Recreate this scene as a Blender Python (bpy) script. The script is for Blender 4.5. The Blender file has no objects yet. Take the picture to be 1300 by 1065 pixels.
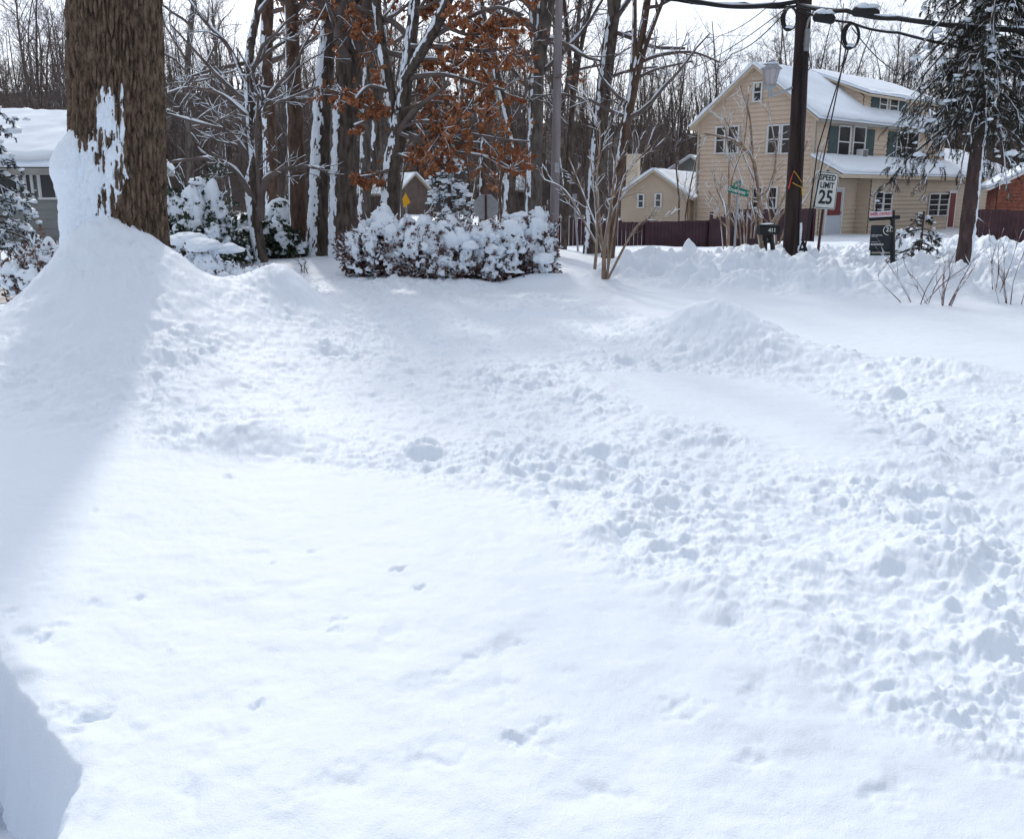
import bpy, math
import numpy as np
from mathutils import Vector, Matrix
SC = bpy.context.scene
COL = SC.collection
# ---------------------------------------------------------------- camera model
F = 1075.0; PC, PS = math.cos(math.radians(12.7)), math.sin(math.radians(12.7)); CAMH = 1.6
def ray(px, py):
    v = (487.5 - py) / F
    return np.array([(px - 650.0) / F, PC + v * PS, v * PC - PS])
def P3(px, py, Y):
    """real-world point at distance Y (metres ahead) seen at a photo pixel"""
    r = ray(px, py); t = Y / r[1]
    return np.array([r[0] * t, Y, CAMH + r[2] * t])
def GR(px, py, z=0.0):
    r = ray(px, py); t = (z - CAMH) / r[2]
    return np.array([r[0] * t, r[1] * t])
def norm(v):
    v = np.asarray(v, float); return v / np.maximum(np.linalg.norm(v, axis=-1, keepdims=True), 1e-9)
# ---------------------------------------------------------------- noise
def _h(ix, iy, iz, s):
    n = (ix.astype(np.int64) * 374761393 + iy.astype(np.int64) * 668265263 + iz.astype(np.int64) * 2147483647 // 7 + s * 974634777) & 0xFFFFFFFF
    n = ((n ^ (n >> 13)) * 1274126177) & 0xFFFFFFFF
    n = ((n ^ (n >> 16)) * 2246822519) & 0xFFFFFFFF
    return ((n ^ (n >> 15)) & 0xFFFFFF) / float(0xFFFFFF)
def vn2(x, y, s=0):
    x = np.asarray(x, float); y = np.asarray(y, float)
    ix = np.floor(x); iy = np.floor(y); fx = x - ix; fy = y - iy
    fx = fx * fx * fx * (fx * (fx * 6 - 15) + 10); fy = fy * fy * fy * (fy * (fy * 6 - 15) + 10)
    z = np.zeros_like(ix)
    a = _h(ix, iy, z, s); b = _h(ix + 1, iy, z, s); c = _h(ix, iy + 1, z, s); d = _h(ix + 1, iy + 1, z, s)
    return (a * (1 - fx) + b * fx) * (1 - fy) + (c * (1 - fx) + d * fx) * fy
def vn3(p, s=0):
    x, y, z = p[..., 0], p[..., 1], p[..., 2]
    ix = np.floor(x); iy = np.floor(y); iz = np.floor(z); fx = x - ix; fy = y - iy; fz = z - iz
    fx = fx * fx * (3 - 2 * fx); fy = fy * fy * (3 - 2 * fy); fz = fz * fz * (3 - 2 * fz)
    r = 0
    for dx in (0, 1):
        for dy in (0, 1):
            for dz in (0, 1):
                w = (fx if dx else 1 - fx) * (fy if dy else 1 - fy) * (fz if dz else 1 - fz)
                r = r + w * _h(ix + dx, iy + dy, iz + dz, s)
    return r
def fbm2(x, y, s=0, o=4, g=0.5):
    r = 0; a = 1; t = 0
    for k in range(o):
        r = r + a * (vn2(x * 2 ** k * 1.02 + 13.1 * k, y * 2 ** k * 0.98 + 7.7 * k, s + k) - 0.5); t += a; a *= g
    return r / t * 2
def lumps(x, y, cell, prob, s, rmin=0.35, rmax=0.75):
    """rounded clods scattered on a jittered grid: 0..1"""
    u = x / cell; v = y / cell; iu = np.floor(u); iv = np.floor(v); z = np.zeros_like(iu); best = np.zeros_like(u)
    for dx in (-1, 0, 1):
        for dy in (-1, 0, 1):
            a = iu + dx; b = iv + dy
            cx = a + 0.15 + 0.7 * _h(a, b, z, s); cy = b + 0.15 + 0.7 * _h(a, b, z, s + 1)
            rr = rmin + (rmax - rmin) * _h(a, b, z, s + 2); hh = _h(a, b, z, s + 3)
            th = _h(a, b, z, s + 5) * 3.14; el = 0.65 + 0.35 * _h(a, b, z, s + 6)
            ex = (u - cx) * np.cos(th) + (v - cy) * np.sin(th); ey = (-(u - cx) * np.sin(th) + (v - cy) * np.cos(th)) / el
            d2 = (ex * ex + ey * ey) / (rr * rr)
            on = _h(a, b, z, s + 4) < prob
            val = np.where(on & (d2 < 1), (0.35 + 0.65 * hh) * rr / rmax * (1 - d2) ** 1.5, 0)
            best = np.maximum(best, val)
    return best
def sstep(a, b, x):
    t = np.clip((x - a) / (b - a), 0, 1); return t * t * (3 - 2 * t)
# ---------------------------------------------------------------- mesh builder
class MB:
    def __init__(s): s.v = []; s.q = []; s.t = []; s.n = 0
    def add(s, v, q=None, t=None):
        v = np.asarray(v, float).reshape(-1, 3)
        if q is not None and len(q): s.q.append(np.asarray(q, int).reshape(-1, 4) + s.n)
        if t is not None and len(t): s.t.append(np.asarray(t, int).reshape(-1, 3) + s.n)
        s.v.append(v); s.n += len(v); return s
    def box(s, a, b, M=None):
        a = np.minimum(a, b), np.maximum(a, b); lo, hi = a
        v = np.array([[x, y, z] for x in (lo[0], hi[0]) for y in (lo[1], hi[1]) for z in (lo[2], hi[2])], float)
        q = [[0, 1, 3, 2], [4, 6, 7, 5], [0, 4, 5, 1], [2, 3, 7, 6], [0, 2, 6, 4], [1, 5, 7, 3]]
        if M is not None: v = np.array([list(M @ Vector(p)) for p in v])
        return s.add(v, q)
    def poly_prism(s, pts, off):
        """closed prism from a planar convex-ish polygon extruded by a vector"""
        pts = np.asarray(pts, float); n = len(pts); off = np.asarray(off, float)
        v = np.vstack([pts, pts + off]); q = [[i, (i + 1) % n, n + (i + 1) % n, n + i] for i in range(n)]
        t = [[0, i + 1, i] for i in range(1, n - 1)] + [[n, n + i, n + i + 1] for i in range(1, n - 1)]
        return s.add(v, q, t)
    def tube(s, pts, rad, k=8, caps=True):
        pts = np.asarray(pts, float); rad = np.broadcast_to(np.asarray(rad, float), (len(pts),))
        v, q = tubes_arr(pts[None], rad[None], k)
        s.add(v, q)
        if caps:
            n0 = len(pts); c = np.vstack([pts[0], pts[-1]])
            ring0 = v[:k]; ring1 = v[(n0 - 1) * k:n0 * k]
            s.add(np.vstack([ring0, c[:1]]), None, [[(i + 1) % k, i, k] for i in range(k)])
            s.add(np.vstack([ring1, c[1:]]), None, [[i, (i + 1) % k, k] for i in range(k)])
        return s
    def tubes(s, P, R, k):
        if len(P): s.add(*tubes_arr(P, R, k))
        return s
    def build(s, name, mat, parent=None, smooth=True):
        me = bpy.data.meshes.new(name)
        v = np.vstack(s.v) if s.v else np.zeros((0, 3))
        q = np.vstack(s.q) if s.q else np.zeros((0, 4), int); t = np.vstack(s.t) if s.t else np.zeros((0, 3), int)
        me.vertices.add(len(v)); me.vertices.foreach_set('co', v.astype(np.float32).ravel())
        me.loops.add(len(q) * 4 + len(t) * 3)
        me.loops.foreach_set('vertex_index', np.concatenate([q.ravel(), t.ravel()]).astype(np.int32))
        me.polygons.add(len(q) + len(t))
        st = np.concatenate([np.arange(len(q)) * 4, len(q) * 4 + np.arange(len(t)) * 3]).astype(np.int32)
        me.polygons.foreach_set('loop_start', st)
        me.update(calc_edges=True)
        me.polygons.foreach_set('use_smooth', np.full(len(q) + len(t), bool(smooth)))
        me.materials.append(mat)
        o = bpy.data.objects.new(name, me); COL.objects.link(o)
        if parent is not None: o.parent = parent
        return o
def tubes_arr(P, R, k):
    P = np.asarray(P, float); R = np.asarray(R, float); M, N, _ = P.shape
    T = np.empty_like(P); T[:, 1:-1] = P[:, 2:] - P[:, :-2]; T[:, 0] = P[:, 1] - P[:, 0]; T[:, -1] = P[:, -1] - P[:, -2]
    T = norm(T); mean = norm(P[:, -1] - P[:, 0] + 1e-6)
    ref = np.zeros((M, 3)); ax = np.argmin(np.abs(mean), axis=1); ref[np.arange(M), ax] = 1
    U = norm(np.cross(T, ref[:, None, :])); V = np.cross(T, U)
    a = np.arange(k) * 2 * np.pi / k
    ring = P[:, :, None, :] + R[:, :, None, None] * (np.cos(a)[None, None, :, None] * U[:, :, None, :] + np.sin(a)[None, None, :, None] * V[:, :, None, :])
    idx = np.arange(M * N * k).reshape(M, N, k); nx = np.roll(idx, -1, axis=2)
    q = np.stack([idx[:, :-1], nx[:, :-1], nx[:, 1:], idx[:, 1:]], axis=-1).reshape(-1, 4)
    return ring.reshape(-1, 3), q
def empty(name, loc, rz=0, label=None, cat=None, group=None):
    o = bpy.data.objects.new(name, None); COL.objects.link(o); o.location = [float(c) for c in loc]; o.rotation_euler = (0, 0, rz)
    o.empty_display_size = 0.2
    return tag(o, label, cat, group)
def tag(o, label=None, cat=None, group=None, kind=None):
    if label: o['label'] = label
    if cat: o['category'] = cat
    if group: o['group'] = group
    if kind: o['kind'] = kind
    return o
# ---------------------------------------------------------------- materials
def mat(name, col, rough=0.8, bump=0.0, bscale=30.0, var=0.0, vscale=4.0, col2=None, metal=0.0, stretch=None, spec=0.3, detail=4, bdist=0.02, ramp=(0.35, 0.65)):
    m = bpy.data.materials.new(name); m.use_nodes = True; nt = m.node_tree; b = nt.nodes['Principled BSDF']
    b.inputs['Base Color'].default_value = (*col, 1); b.inputs['Roughness'].default_value = rough; b.inputs['Metallic'].default_value = metal
    b.inputs['Specular IOR Level'].default_value = spec
    tc = nt.nodes.new('ShaderNodeTexCoord'); src = tc.outputs['Object']
    if stretch:
        mp = nt.nodes.new('ShaderNodeMapping'); mp.inputs['Scale'].default_value = stretch; nt.links.new(src, mp.inputs[0]); src = mp.outputs[0]
    if col2 is not None:
        n = nt.nodes.new('ShaderNodeTexNoise'); n.inputs['Scale'].default_value = vscale; n.inputs['Detail'].default_value = detail; nt.links.new(src, n.inputs['Vector'])
        r = nt.nodes.new('ShaderNodeValToRGB'); r.color_ramp.elements[0].color = (*col, 1); r.color_ramp.elements[1].color = (*col2, 1)
        r.color_ramp.elements[0].position = ramp[0]; r.color_ramp.elements[1].position = ramp[1]
        nt.links.new(n.outputs['Fac'], r.inputs[0]); nt.links.new(r.outputs[0], b.inputs['Base Color'])
    if bump:
        n = nt.nodes.new('ShaderNodeTexNoise'); n.inputs['Scale'].default_value = bscale; n.inputs['Detail'].default_value = 5; nt.links.new(src, n.inputs['Vector'])
        bp = nt.nodes.new('ShaderNodeBump'); bp.inputs['Strength'].default_value = bump; bp.inputs['Distance'].default_value = bdist
        nt.links.new(n.outputs['Fac'], bp.inputs['Height']); nt.links.new(bp.outputs[0], b.inputs['Normal'])
    return m
SNOWC = (0.82, 0.895, 0.975)
M = {}
M['snow'] = mat('snow', SNOWC, 0.65, 0.35, 90, bdist=0.006, spec=0.25)
M['snow_g'] = mat('ground_snow', SNOWC, 0.55, 0.55, 170, bdist=0.005, spec=0.35)
M['bark'] = mat('oak_bark', (0.050, 0.036, 0.026), 0.9, 0.9, 40, col2=(0.19, 0.135, 0.098), vscale=26, stretch=(1, 1, 0.35), bdist=0.012, spec=0.15)
M['bark_d'] = mat('dark_bark', (0.048, 0.037, 0.032), 0.9, 0.8, 30, col2=(0.135, 0.108, 0.092), vscale=12, stretch=(1, 1, 0.3), bdist=0.02, spec=0.15)
M['bark_g'] = mat('grey_bark', (0.075, 0.063, 0.055), 0.9, 0.7, 30, col2=(0.17, 0.145, 0.13), vscale=9, stretch=(1, 1, 0.35), bdist=0.02, spec=0.15)
M['bark_b'] = mat('brown_bark', (0.07, 0.045, 0.034), 0.9, 0.7, 30, col2=(0.14, 0.095, 0.072), vscale=9, stretch=(1, 1, 0.35), bdist=0.02, spec=0.15)
M['bark_s'] = mat('spruce_bark', (0.05, 0.034, 0.034), 0.9, 0.7, 30, col2=(0.11, 0.075, 0.07), vscale=9, stretch=(1, 1, 0.35), bdist=0.02, spec=0.15)
M['twig'] = mat('twig_bark', (0.095, 0.075, 0.067), 0.9, col2=(0.16, 0.125, 0.112), vscale=3)
M['twig_t'] = mat('tan_twig', (0.20, 0.14, 0.10), 0.85, col2=(0.32, 0.24, 0.18), vscale=6)
M['twig_r'] = mat('reddish_twig', (0.10, 0.045, 0.04), 0.85, col2=(0.2, 0.10, 0.085), vscale=6)
M['leaf_o'] = mat('dry_oak_leaf', (0.20, 0.070, 0.034), 0.7, col2=(0.42, 0.185, 0.09), vscale=16, spec=0.2)
M['leaf_b'] = mat('bush_leaf', (0.075, 0.040, 0.036), 0.75, col2=(0.22, 0.13, 0.11), vscale=9, spec=0.2)
M['leaf_g'] = mat('evergreen_leaf', (0.016, 0.030, 0.016), 0.55, col2=(0.05, 0.072, 0.040), vscale=9, spec=0.4)
M['needle'] = mat('spruce_needle', (0.020, 0.024, 0.016), 0.7, col2=(0.060, 0.060, 0.042), vscale=5, spec=0.2)
M['needle_b'] = mat('blue_spruce_needle', (0.018, 0.034, 0.036), 0.7, col2=(0.045, 0.075, 0.078), vscale=5, spec=0.2)
for m_ in M.values(): pass
# ---------------------------------------------------------------- camera, world, sun
cam = bpy.data.cameras.new('camera'); co = bpy.data.objects.new('camera', cam); COL.objects.link(co)
co.location = (0, 0, CAMH); co.rotation_euler = (math.radians(90 - 12.7), 0, 0)
cam.sensor_fit = 'HORIZONTAL'; cam.sensor_width = 36.0; cam.lens = F / 1300 * 36.0; cam.shift_y = -45 / 1300
cam.clip_start = 0.05; cam.clip_end = 3000
SC.camera = co
SUN_EL, SUN_AZ = math.radians(37), math.radians(-13)      # azimuth from +Y towards +X
w = bpy.data.worlds.new('World'); SC.world = w; w.use_nodes = True; nt = w.node_tree
for n in list(nt.nodes): nt.nodes.remove(n)
out = nt.nodes.new('ShaderNodeOutputWorld'); bg = nt.nodes.new('ShaderNodeBackground')
sky = nt.nodes.new('ShaderNodeTexSky'); sky.sky_type = 'NISHITA'; sky.sun_disc = False
sky.sun_elevation = SUN_EL; sky.sun_rotation = SUN_AZ; sky.altitude = 50; sky.air_density = 1.0; sky.dust_density = 1.0
tc = nt.nodes.new('ShaderNodeTexCoord'); mp = nt.nodes.new('ShaderNodeMapping'); mp.inputs['Scale'].default_value = (1.0, 1.0, 3.2)
no = nt.nodes.new('ShaderNodeTexNoise'); no.inputs['Scale'].default_value = 3.2; no.inputs['Detail'].default_value = 6; no.inputs['Roughness'].default_value = 0.55
nt.links.new(tc.outputs['Generated'], mp.inputs[0]); nt.links.new(mp.outputs[0], no.inputs['Vector'])
cr = nt.nodes.new('ShaderNodeValToRGB'); CL = cr.color_ramp
CL.elements[0].position = 0.30; CL.elements[0].color = (0.66, 0.71, 0.84, 1); CL.elements[1].position = 0.68; CL.elements[1].color = (0.93, 0.95, 1.0, 1)
nt.links.new(no.outputs['Fac'], cr.inputs[0])
SKYS = 0.11
sc_ = nt.nodes.new('ShaderNodeVectorMath'); sc_.operation = 'SCALE'; sc_.inputs['Scale'].default_value = 1 / SKYS
nt.links.new(cr.outputs[0], sc_.inputs[0])
mx = nt.nodes.new('ShaderNodeMix'); mx.data_type = 'RGBA'; mx.inputs[0].default_value = 0.80
nt.links.new(sky.outputs[0], mx.inputs[6]); nt.links.new(sc_.outputs[0], mx.inputs[7])
ge = nt.nodes.new('ShaderNodeVectorMath'); ge.operation = 'DOT_PRODUCT'; ge.inputs[1].default_value = (math.sin(SUN_AZ) * math.cos(SUN_EL), math.cos(SUN_AZ) * math.cos(SUN_EL), math.sin(SUN_EL))
nt.links.new(tc.outputs['Generated'], ge.inputs[0])
gm = nt.nodes.new('ShaderNodeMath'); gm.operation = 'MAXIMUM'; gm.inputs[1].default_value = 0; nt.links.new(ge.outputs['Value'], gm.inputs[0])
gp = nt.nodes.new('ShaderNodeMath'); gp.operation = 'POWER'; gp.inputs[1].default_value = 2.5; nt.links.new(gm.outputs[0], gp.inputs[0])
ga = nt.nodes.new('ShaderNodeMath'); ga.operation = 'MULTIPLY_ADD'; ga.inputs[1].default_value = 0.82; ga.inputs[2].default_value = 0.53; nt.links.new(gp.outputs[0], ga.inputs[0])
gs = nt.nodes.new('ShaderNodeVectorMath'); gs.operation = 'SCALE'; nt.links.new(mx.outputs[2], gs.inputs[0]); nt.links.new(ga.outputs[0], gs.inputs['Scale'])
nt.links.new(gs.outputs[0], bg.inputs[0]); bg.inputs[1].default_value = SKYS; nt.links.new(bg.outputs[0], out.inputs[0])
sl = bpy.data.lights.new('sun', 'SUN'); sl.energy = 1.05; sl.angle = math.radians(3.0); sl.color = (1.0, 0.95, 0.88)
so = bpy.data.objects.new('sun', sl); COL.objects.link(so)
sd = Vector((math.sin(SUN_AZ) * math.cos(SUN_EL), math.cos(SUN_AZ) * math.cos(SUN_EL), math.sin(SUN_EL)))
so.rotation_euler = sd.to_track_quat('Z', 'Y').to_euler()
SC.view_settings.view_transform = 'Standard'; SC.view_settings.look = 'None'; SC.view_settings.exposure = 0.53; SC.view_settings.gamma = 1.0
# ---------------------------------------------------------------- terrain
def poly_sd(x, y, poly):
    """signed distance (positive inside) to a closed polygon"""
    poly = np.asarray(poly, float); n = len(poly); d = np.full(x.shape, 1e9); inside = np.zeros(x.shape, bool)
    for i in range(n):
        a = poly[i]; b = poly[(i + 1) % n]; e = b - a
        t = np.clip(((x - a[0]) * e[0] + (y - a[1]) * e[1]) / (e @ e), 0, 1)
        d = np.minimum(d, np.hypot(x - a[0] - t * e[0], y - a[1] - t * e[1]))
        c = ((a[1] > y) != (b[1] > y)) & (x < (b[0] - a[0]) * (y - a[1]) / (b[1] - a[1] + 1e-12) + a[0])
        inside ^= c
    return np.where(inside, d, -d)
def gpoly(pts): return np.array([GR(*p) for p in pts])
TREE = P3(150, 300, 8.6)[:2]                      # big oak
def H_macro(x, y):
    z = -0.36 * sstep(24, 34, y) * sstep(-12, 0, x) + 0.16 * sstep(13, 20, y) * (1 - sstep(24, 30, y)) * (1 - sstep(-3, 1, x))
    z = z + 0.05 * fbm2(x * 0.22, y * 0.22, 3, 3) * sstep(2, 8, y)
    # snow piled round the oak
    dx = x - TREE[0]; dy = y - TREE[1] + 0.25
    R = np.where(dx < 0, .80, 1.22); R2 = np.where(dy < 0, 1.20, 1.0)
    ang = np.sqrt((dx / R) ** 2 + (dy / R2) ** 2)
    z = z + 1.52 * np.exp(-ang ** 1.25)
    # plough bank on the far side of the clearing
    return z
BANK = [(3.3, 15.6, .35, .8), (4.4, 15.5, .50, .8), (5.3, 15.3, .42, .7), (6.3, 15.6, .40, .8), (7.4, 15.2, .45, .9), (8.6, 15.5, .35, .9), (2.2, 15.8, .25, .9),
        (4.6, 14.2, .22, .7), (6.0, 14.0, .22, .8), (7.3, 13.6, .25, .8), (8.8, 13.3, .3, .9), (9.6, 14.9, .4, 1.0), (11.0, 14.3, .45, 1.1), (5.4, 17.8, .2, 1.2), (8.6, 18.5, .3, 1.4),
        (7.6, 23.0, .55, 1.4), (9.5, 24.5, .35, 1.6), (12.5, 24.5, .4, 2.0), (12.6, 17.5, .35, 1.3), (10.5, 16.8, .3, 1.0)]
MOUNDS = [((362, 402), .54, .50, .42), ((405, 398), .22, .40, .35), ((315, 408), .18, .35, .3), ((885, 428), .24, .46, .40), ((925, 430), .24, .46, .40), ((965, 438), .14, .45, .35), ((845, 434), .12, .40, .3), ((820, 412), .13, .4, .3), ((325, 552), .15, .30, .20), ((1050, 455), .09, .5, .3),
          ((1180, 470), .08, .5, .3), ((570, 492), .06, .3, .2), ((480, 445), .07, .35, .3), ((230, 400), .08, .4, .25), ((650, 475), .06, .3, .2), ((700, 395), .10, .6, .4), ((1010, 705), .05, .2, .12), ((1230, 700), .07, .35, .15),
          ((1150, 700), .05, .2, .12), ((950, 672), .035, .12, .09), ((650, 385), .12, .3, .3), ((1250, 480), .08, .5, .3), ((970, 452), .1, .5, .25)]
LUMPZONE = gpoly([(-200, 400), (60, 385), (300, 352), (440, 352), (560, 356), (700, 372), (800, 395), (900, 415), (1000, 440), (1300, 488), (1500, 520), (1500, 1200), (1350, 1020), (1200, 970), (1000, 890), (880, 820), (790, 760), (720, 705), (640, 650), (520, 612), (380, 596), (240, 585), (100, 560), (-200, 540)])
SMOOTH = gpoly([(770, 478), (860, 472), (980, 486), (1080, 510), (1110, 560), (1080, 590), (980, 575), (900, 545), (820, 515)])
COARSE = gpoly([(560, 480), (700, 470), (800, 520), (930, 560), (1040, 600), (1200, 600), (1500, 640), (1500, 1100), (1250, 960), (1000, 850), (860, 770), (780, 700), (620, 620), (540, 540)])
BANKZ = np.array([(0.9, 15.0), (3.0, 13.6), (6.0, 12.75), (9.0, 12.1), (14.0, 11.6), (20, 13), (20, 22), (12, 24.5), (3, 20), (1.2, 17.0)])
CHK = [((505, 722), .035, .05), ((532, 745), .03, .045), ((345, 716), .02, .03), ((398, 700), .02, .04), ((485, 822), .035, .16), ((640, 818), .03, .10), ((600, 832), .03, .10), ((560, 862), .03, .13), ((640, 868), .03, .12),
       ((690, 918), .045, .09), ((650, 935), .035, .06), ((680, 945), .03, .1), ((325, 893), .03, .04), ((430, 786), .02, .05), ((424, 800), .02, .04), ((150, 828), .02, .12), ((280, 945), .035, .13), ((175, 757), .03, .04), ((115, 764), .02, .05),
       ((30, 808), .07, .10), ((60, 806), .07, .09), ((10, 780), .05, .08), ((108, 912), .09, .11), ((90, 905), .05, .08), ((290, 606), .03, .06), ((120, 650), .02, .05), ((1190, 900), .05, .09), ((1220, 905), .05, .08), ((960, 880), .05, .12),
       ((540, 960), .03, .12), ((420, 1000), .035, .13), ((760, 1000), .035, .12), ((860, 900), .04, .1), ((240, 1010), .03, .1), ((950, 960), .04, .1), ((1120, 1000), .04, .12)]
TR = np.array([(-1.02, 1.0), GR(75, 990), GR(40, 935), GR(8, 880), GR(-22, 842), GR(-50, 795), GR(-120, 740), (-5.2, 5.0), (-9, 6.2), (-9, 4.6), (-6, 3.2), (-3.0, 1.4), (-1.9, -1.5), (-0.9, -1.5)])
def sub(mask, fn, *a):
    m = mask > 1e-3; r = np.zeros(mask.shape)
    if m.any(): r[m] = fn(*[q[m] for q in a])
    return r * mask
def H(x, y, fine=True):
    x = np.asarray(x, float); y = np.asarray(y, float); z = H_macro(x, y)
    bz = poly_sd(x, y, BANKZ)
    bm = sstep(-0.1, 1.1, bz)
    nb = 0
    for (bx, by, h, r) in BANK:
        nb = nb + h * np.exp(-(((x - bx) / r) ** 2 + ((y - by) / r) ** 2) ** 0.85)
    z = z + 0.55 * nb * (1 - .45 * np.exp(-((x - 5.8) / 2.6) ** 2 - ((y - 15.0) / 1.6) ** 2)) + 0.14 * bm
    for (p, h, rx, ry) in MOUNDS:
        g = GR(*p, z=h * 0.5); d = ((x - g[0]) / rx) ** 2 + ((y - g[1]) / (ry * 1.3)) ** 2
        z = z + h * np.exp(-d ** 0.95)
    for cx, cy, hh, r in ((-0.9, 15.0, .12, .5), (0.35, 15.2, .16, .5), (1.0, 15.6, .12, .6), (-1.9, 15.0, .10, .5)):
        z = z + hh * np.exp(-((x - cx) ** 2 + (y - cy) ** 2) / r ** 2)
    if not fine: return z
    wx = x + 0.05 * fbm2(x * 5, y * 5, 40, 3); wy = y + 0.05 * fbm2(x * 5, y * 5, 50, 3)
    near = 1 - sstep(24, 40, np.hypot(x, y))
    lz = sstep(-0.12, 0.28, poly_sd(x, y, LUMPZONE) + 0.16 * fbm2(x * 1.5, y * 1.5, 11, 3)) * (1 - sstep(-0.25, 0.25, poly_sd(x, y, SMOOTH) + 0.2 * fbm2(x * 2, y * 2, 12, 2)))
    cz = sstep(-0.3, 0.5, poly_sd(x, y, COARSE) + 0.35 * fbm2(x * 1.2, y * 1.2, 21, 3)) * lz
    den = 0.62 + 0.70 * sstep(.2, .8, vn2(x * 1.4, y * 1.4, 33))
    z = z + sub(lz * den, lambda x, y, wx, wy: 0.045 * lumps(wx, wy, 0.24, 0.40, 60) + 0.032 * lumps(wx, wy, 0.12, 0.55, 70) + 0.016 * lumps(wx, wy, 0.055, 0.5, 80) + 0.050 * fbm2(x * 3.5, y * 3.5, 90, 6, .62), x, y, wx, wy)
    z = z + sub(.82 * cz * den, lambda x, y, wx, wy: 0.070 * lumps(wx, wy, 0.36, 0.17, 207, .20, .42) + 0.048 * lumps(wx + .1, wy, 0.18, 0.32, 110, .3, .65) + 0.034 * lumps(wx, wy + .1, 0.09, 0.5, 115) + .016 * lumps(wx + .3, wy, .045, .5, 116) + 0.06 * fbm2(x * 3, y * 3, 91, 5, .6), x, y, wx, wy)
    z = z - cz * 0.02
    # bank chunks
    z = z + sub(bm * near, lambda x, y, wx, wy: 0.20 * lumps(x, y, 0.75, 0.6, 130) + 0.19 * lumps(wx, wy, 0.40, 0.55, 140) + 0.13 * lumps(wx, wy, 0.20, 0.6, 150) + 0.05 * lumps(wx, wy, 0.10, 0.6, 155) + 0.22 * fbm2(x * 1.6, y * 1.6, 160, 5, .6), x, y, wx, wy)
    # ripples and grain everywhere
    z = z + near * (0.010 * fbm2(x * 1.3, y * 1.9, 170, 4) + 0.0060 * fbm2(x * 6, y * 9, 171, 3) + 0.0022 * fbm2(x * 25, y * 30, 172, 3))
    z = z + sstep(16, 22, y) * 0.05 * fbm2(x * .8, y * .8, 175, 4)
    z = z + (1 - sstep(3.2, 5, y)) * 0.022 * fbm2(x * 2.6, y * 3.4, 176, 3)
    # scattered small clods on the smooth parts
    z = z + sub(near, lambda wx, wy: 0.012 * lumps(wx, wy, 0.5, 0.10, 180, .06, .14), wx, wy)
    # prints
    for (p, dpt, r) in CHK:
        g = GR(*p); r = r * 0.5; m = (np.abs(x - g[0]) < 5 * r) & (np.abs(y - g[1]) < 5 * r)
        if not m.any(): continue
        xx = x[m] - g[0] + r * 1.1 * fbm2(x[m] / r * .7, y[m] / r * .7, 201, 3); yy = y[m] - g[1] + r * 1.1 * fbm2(x[m] / r * .7, y[m] / r * .7, 202, 3)
        th = g[0] * 37; u = xx * math.cos(th) + yy * math.sin(th); v = -xx * math.sin(th) + yy * math.cos(th)
        d = (u / (r * 1.3)) ** 2 + (v / (r * .8)) ** 2
        z[m] -= dpt * (0.42 if r > .035 else .6) * np.exp(-d ** 1.1)
    # shovelled path
    s = poly_sd(x, y, TR) + 0.022 * fbm2(x * 7, y * 7, 190, 5, .6) + 0.022 * fbm2(x * 2.2, y * 2.2, 191, 2)
    tr = sstep(-0.05, 0.07, s)
    z = z * (1 - tr) + tr * (-0.50 + 0.05 * fbm2(x * 7, y * 7, 192, 4) + 0.05 * lumps(wx, wy, 0.12, 0.5, 193))
    z = z + 0.022 * np.exp(-((s + 0.10) / 0.06) ** 2) * (0.5 + vn2(x * 8, y * 8, 194))
    return z
def gz(x, y): return float(H(np.array([float(x)]), np.array([float(y)]))[0])
aa = np.concatenate([np.linspace(-180, -43, 60)[:-1], np.linspace(-43, 43, 1500), np.linspace(43, 180, 60)[1:-1]]) * math.pi / 180
rr = np.concatenate([np.linspace(0.3, 1.6, 60)[:-1], np.geomspace(1.6, 30, 830)[:-1], np.geomspace(30, 80, 90)[:-1], np.geomspace(80, 500, 40)])
A, Rr = np.meshgrid(aa, rr); X = np.sin(A) * Rr; Y = np.cos(A) * Rr
xr, yr = X.ravel(), Y.ravel(); front = (yr > -2) & (np.abs(np.arctan2(xr, yr)) < .78) & (np.hypot(xr, yr) < 45)
Z = np.zeros(xr.shape); Z[front] = H(xr[front], yr[front]); bk = ~front; Z[bk] = H_macro(xr[bk], yr[bk]) + .01 * fbm2(xr[bk] * 1.5, yr[bk] * 1.5, 7, 3); Z = Z.reshape(X.shape)
nr, na = X.shape; idx = np.arange(nr * na).reshape(nr, na); nx = np.roll(idx, -1, axis=1)
q = np.stack([idx[:-1], idx[1:], nx[1:], nx[:-1]], axis=-1).reshape(-1, 4)
g = MB(); g.add(np.stack([X, Y, Z], -1).reshape(-1, 3), q)
c0 = len(X.ravel())
g.add(np.array([[0, 0, float(Z[0].mean())]])); g.t.append(np.array([[idx[0, i], nx[0, i], c0] for i in range(na)]))
tag(g.build('snow_ground', M['snow_g']), kind='structure')
M['slush_shade'] = mat('dirty_shaded_path_snow', (0.42, 0.47, 0.56), 0.7, .8, 40, col2=(0.74, 0.79, 0.87), vscale=7, bdist=.02)  # dirty snow, with shade from cut wall and trunk painted into the grey-blue
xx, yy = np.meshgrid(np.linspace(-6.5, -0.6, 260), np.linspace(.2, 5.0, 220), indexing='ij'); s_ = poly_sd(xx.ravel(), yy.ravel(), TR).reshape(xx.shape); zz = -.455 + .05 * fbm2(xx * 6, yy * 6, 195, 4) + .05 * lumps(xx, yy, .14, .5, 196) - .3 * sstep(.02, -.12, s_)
n_, m_ = xx.shape; idx = np.arange(n_ * m_).reshape(n_, m_); q = np.stack([idx[:-1, :-1], idx[1:, :-1], idx[1:, 1:], idx[:-1, 1:]], -1).reshape(-1, 4); q = q[s_.ravel()[q].min(1) > -.12]
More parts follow.
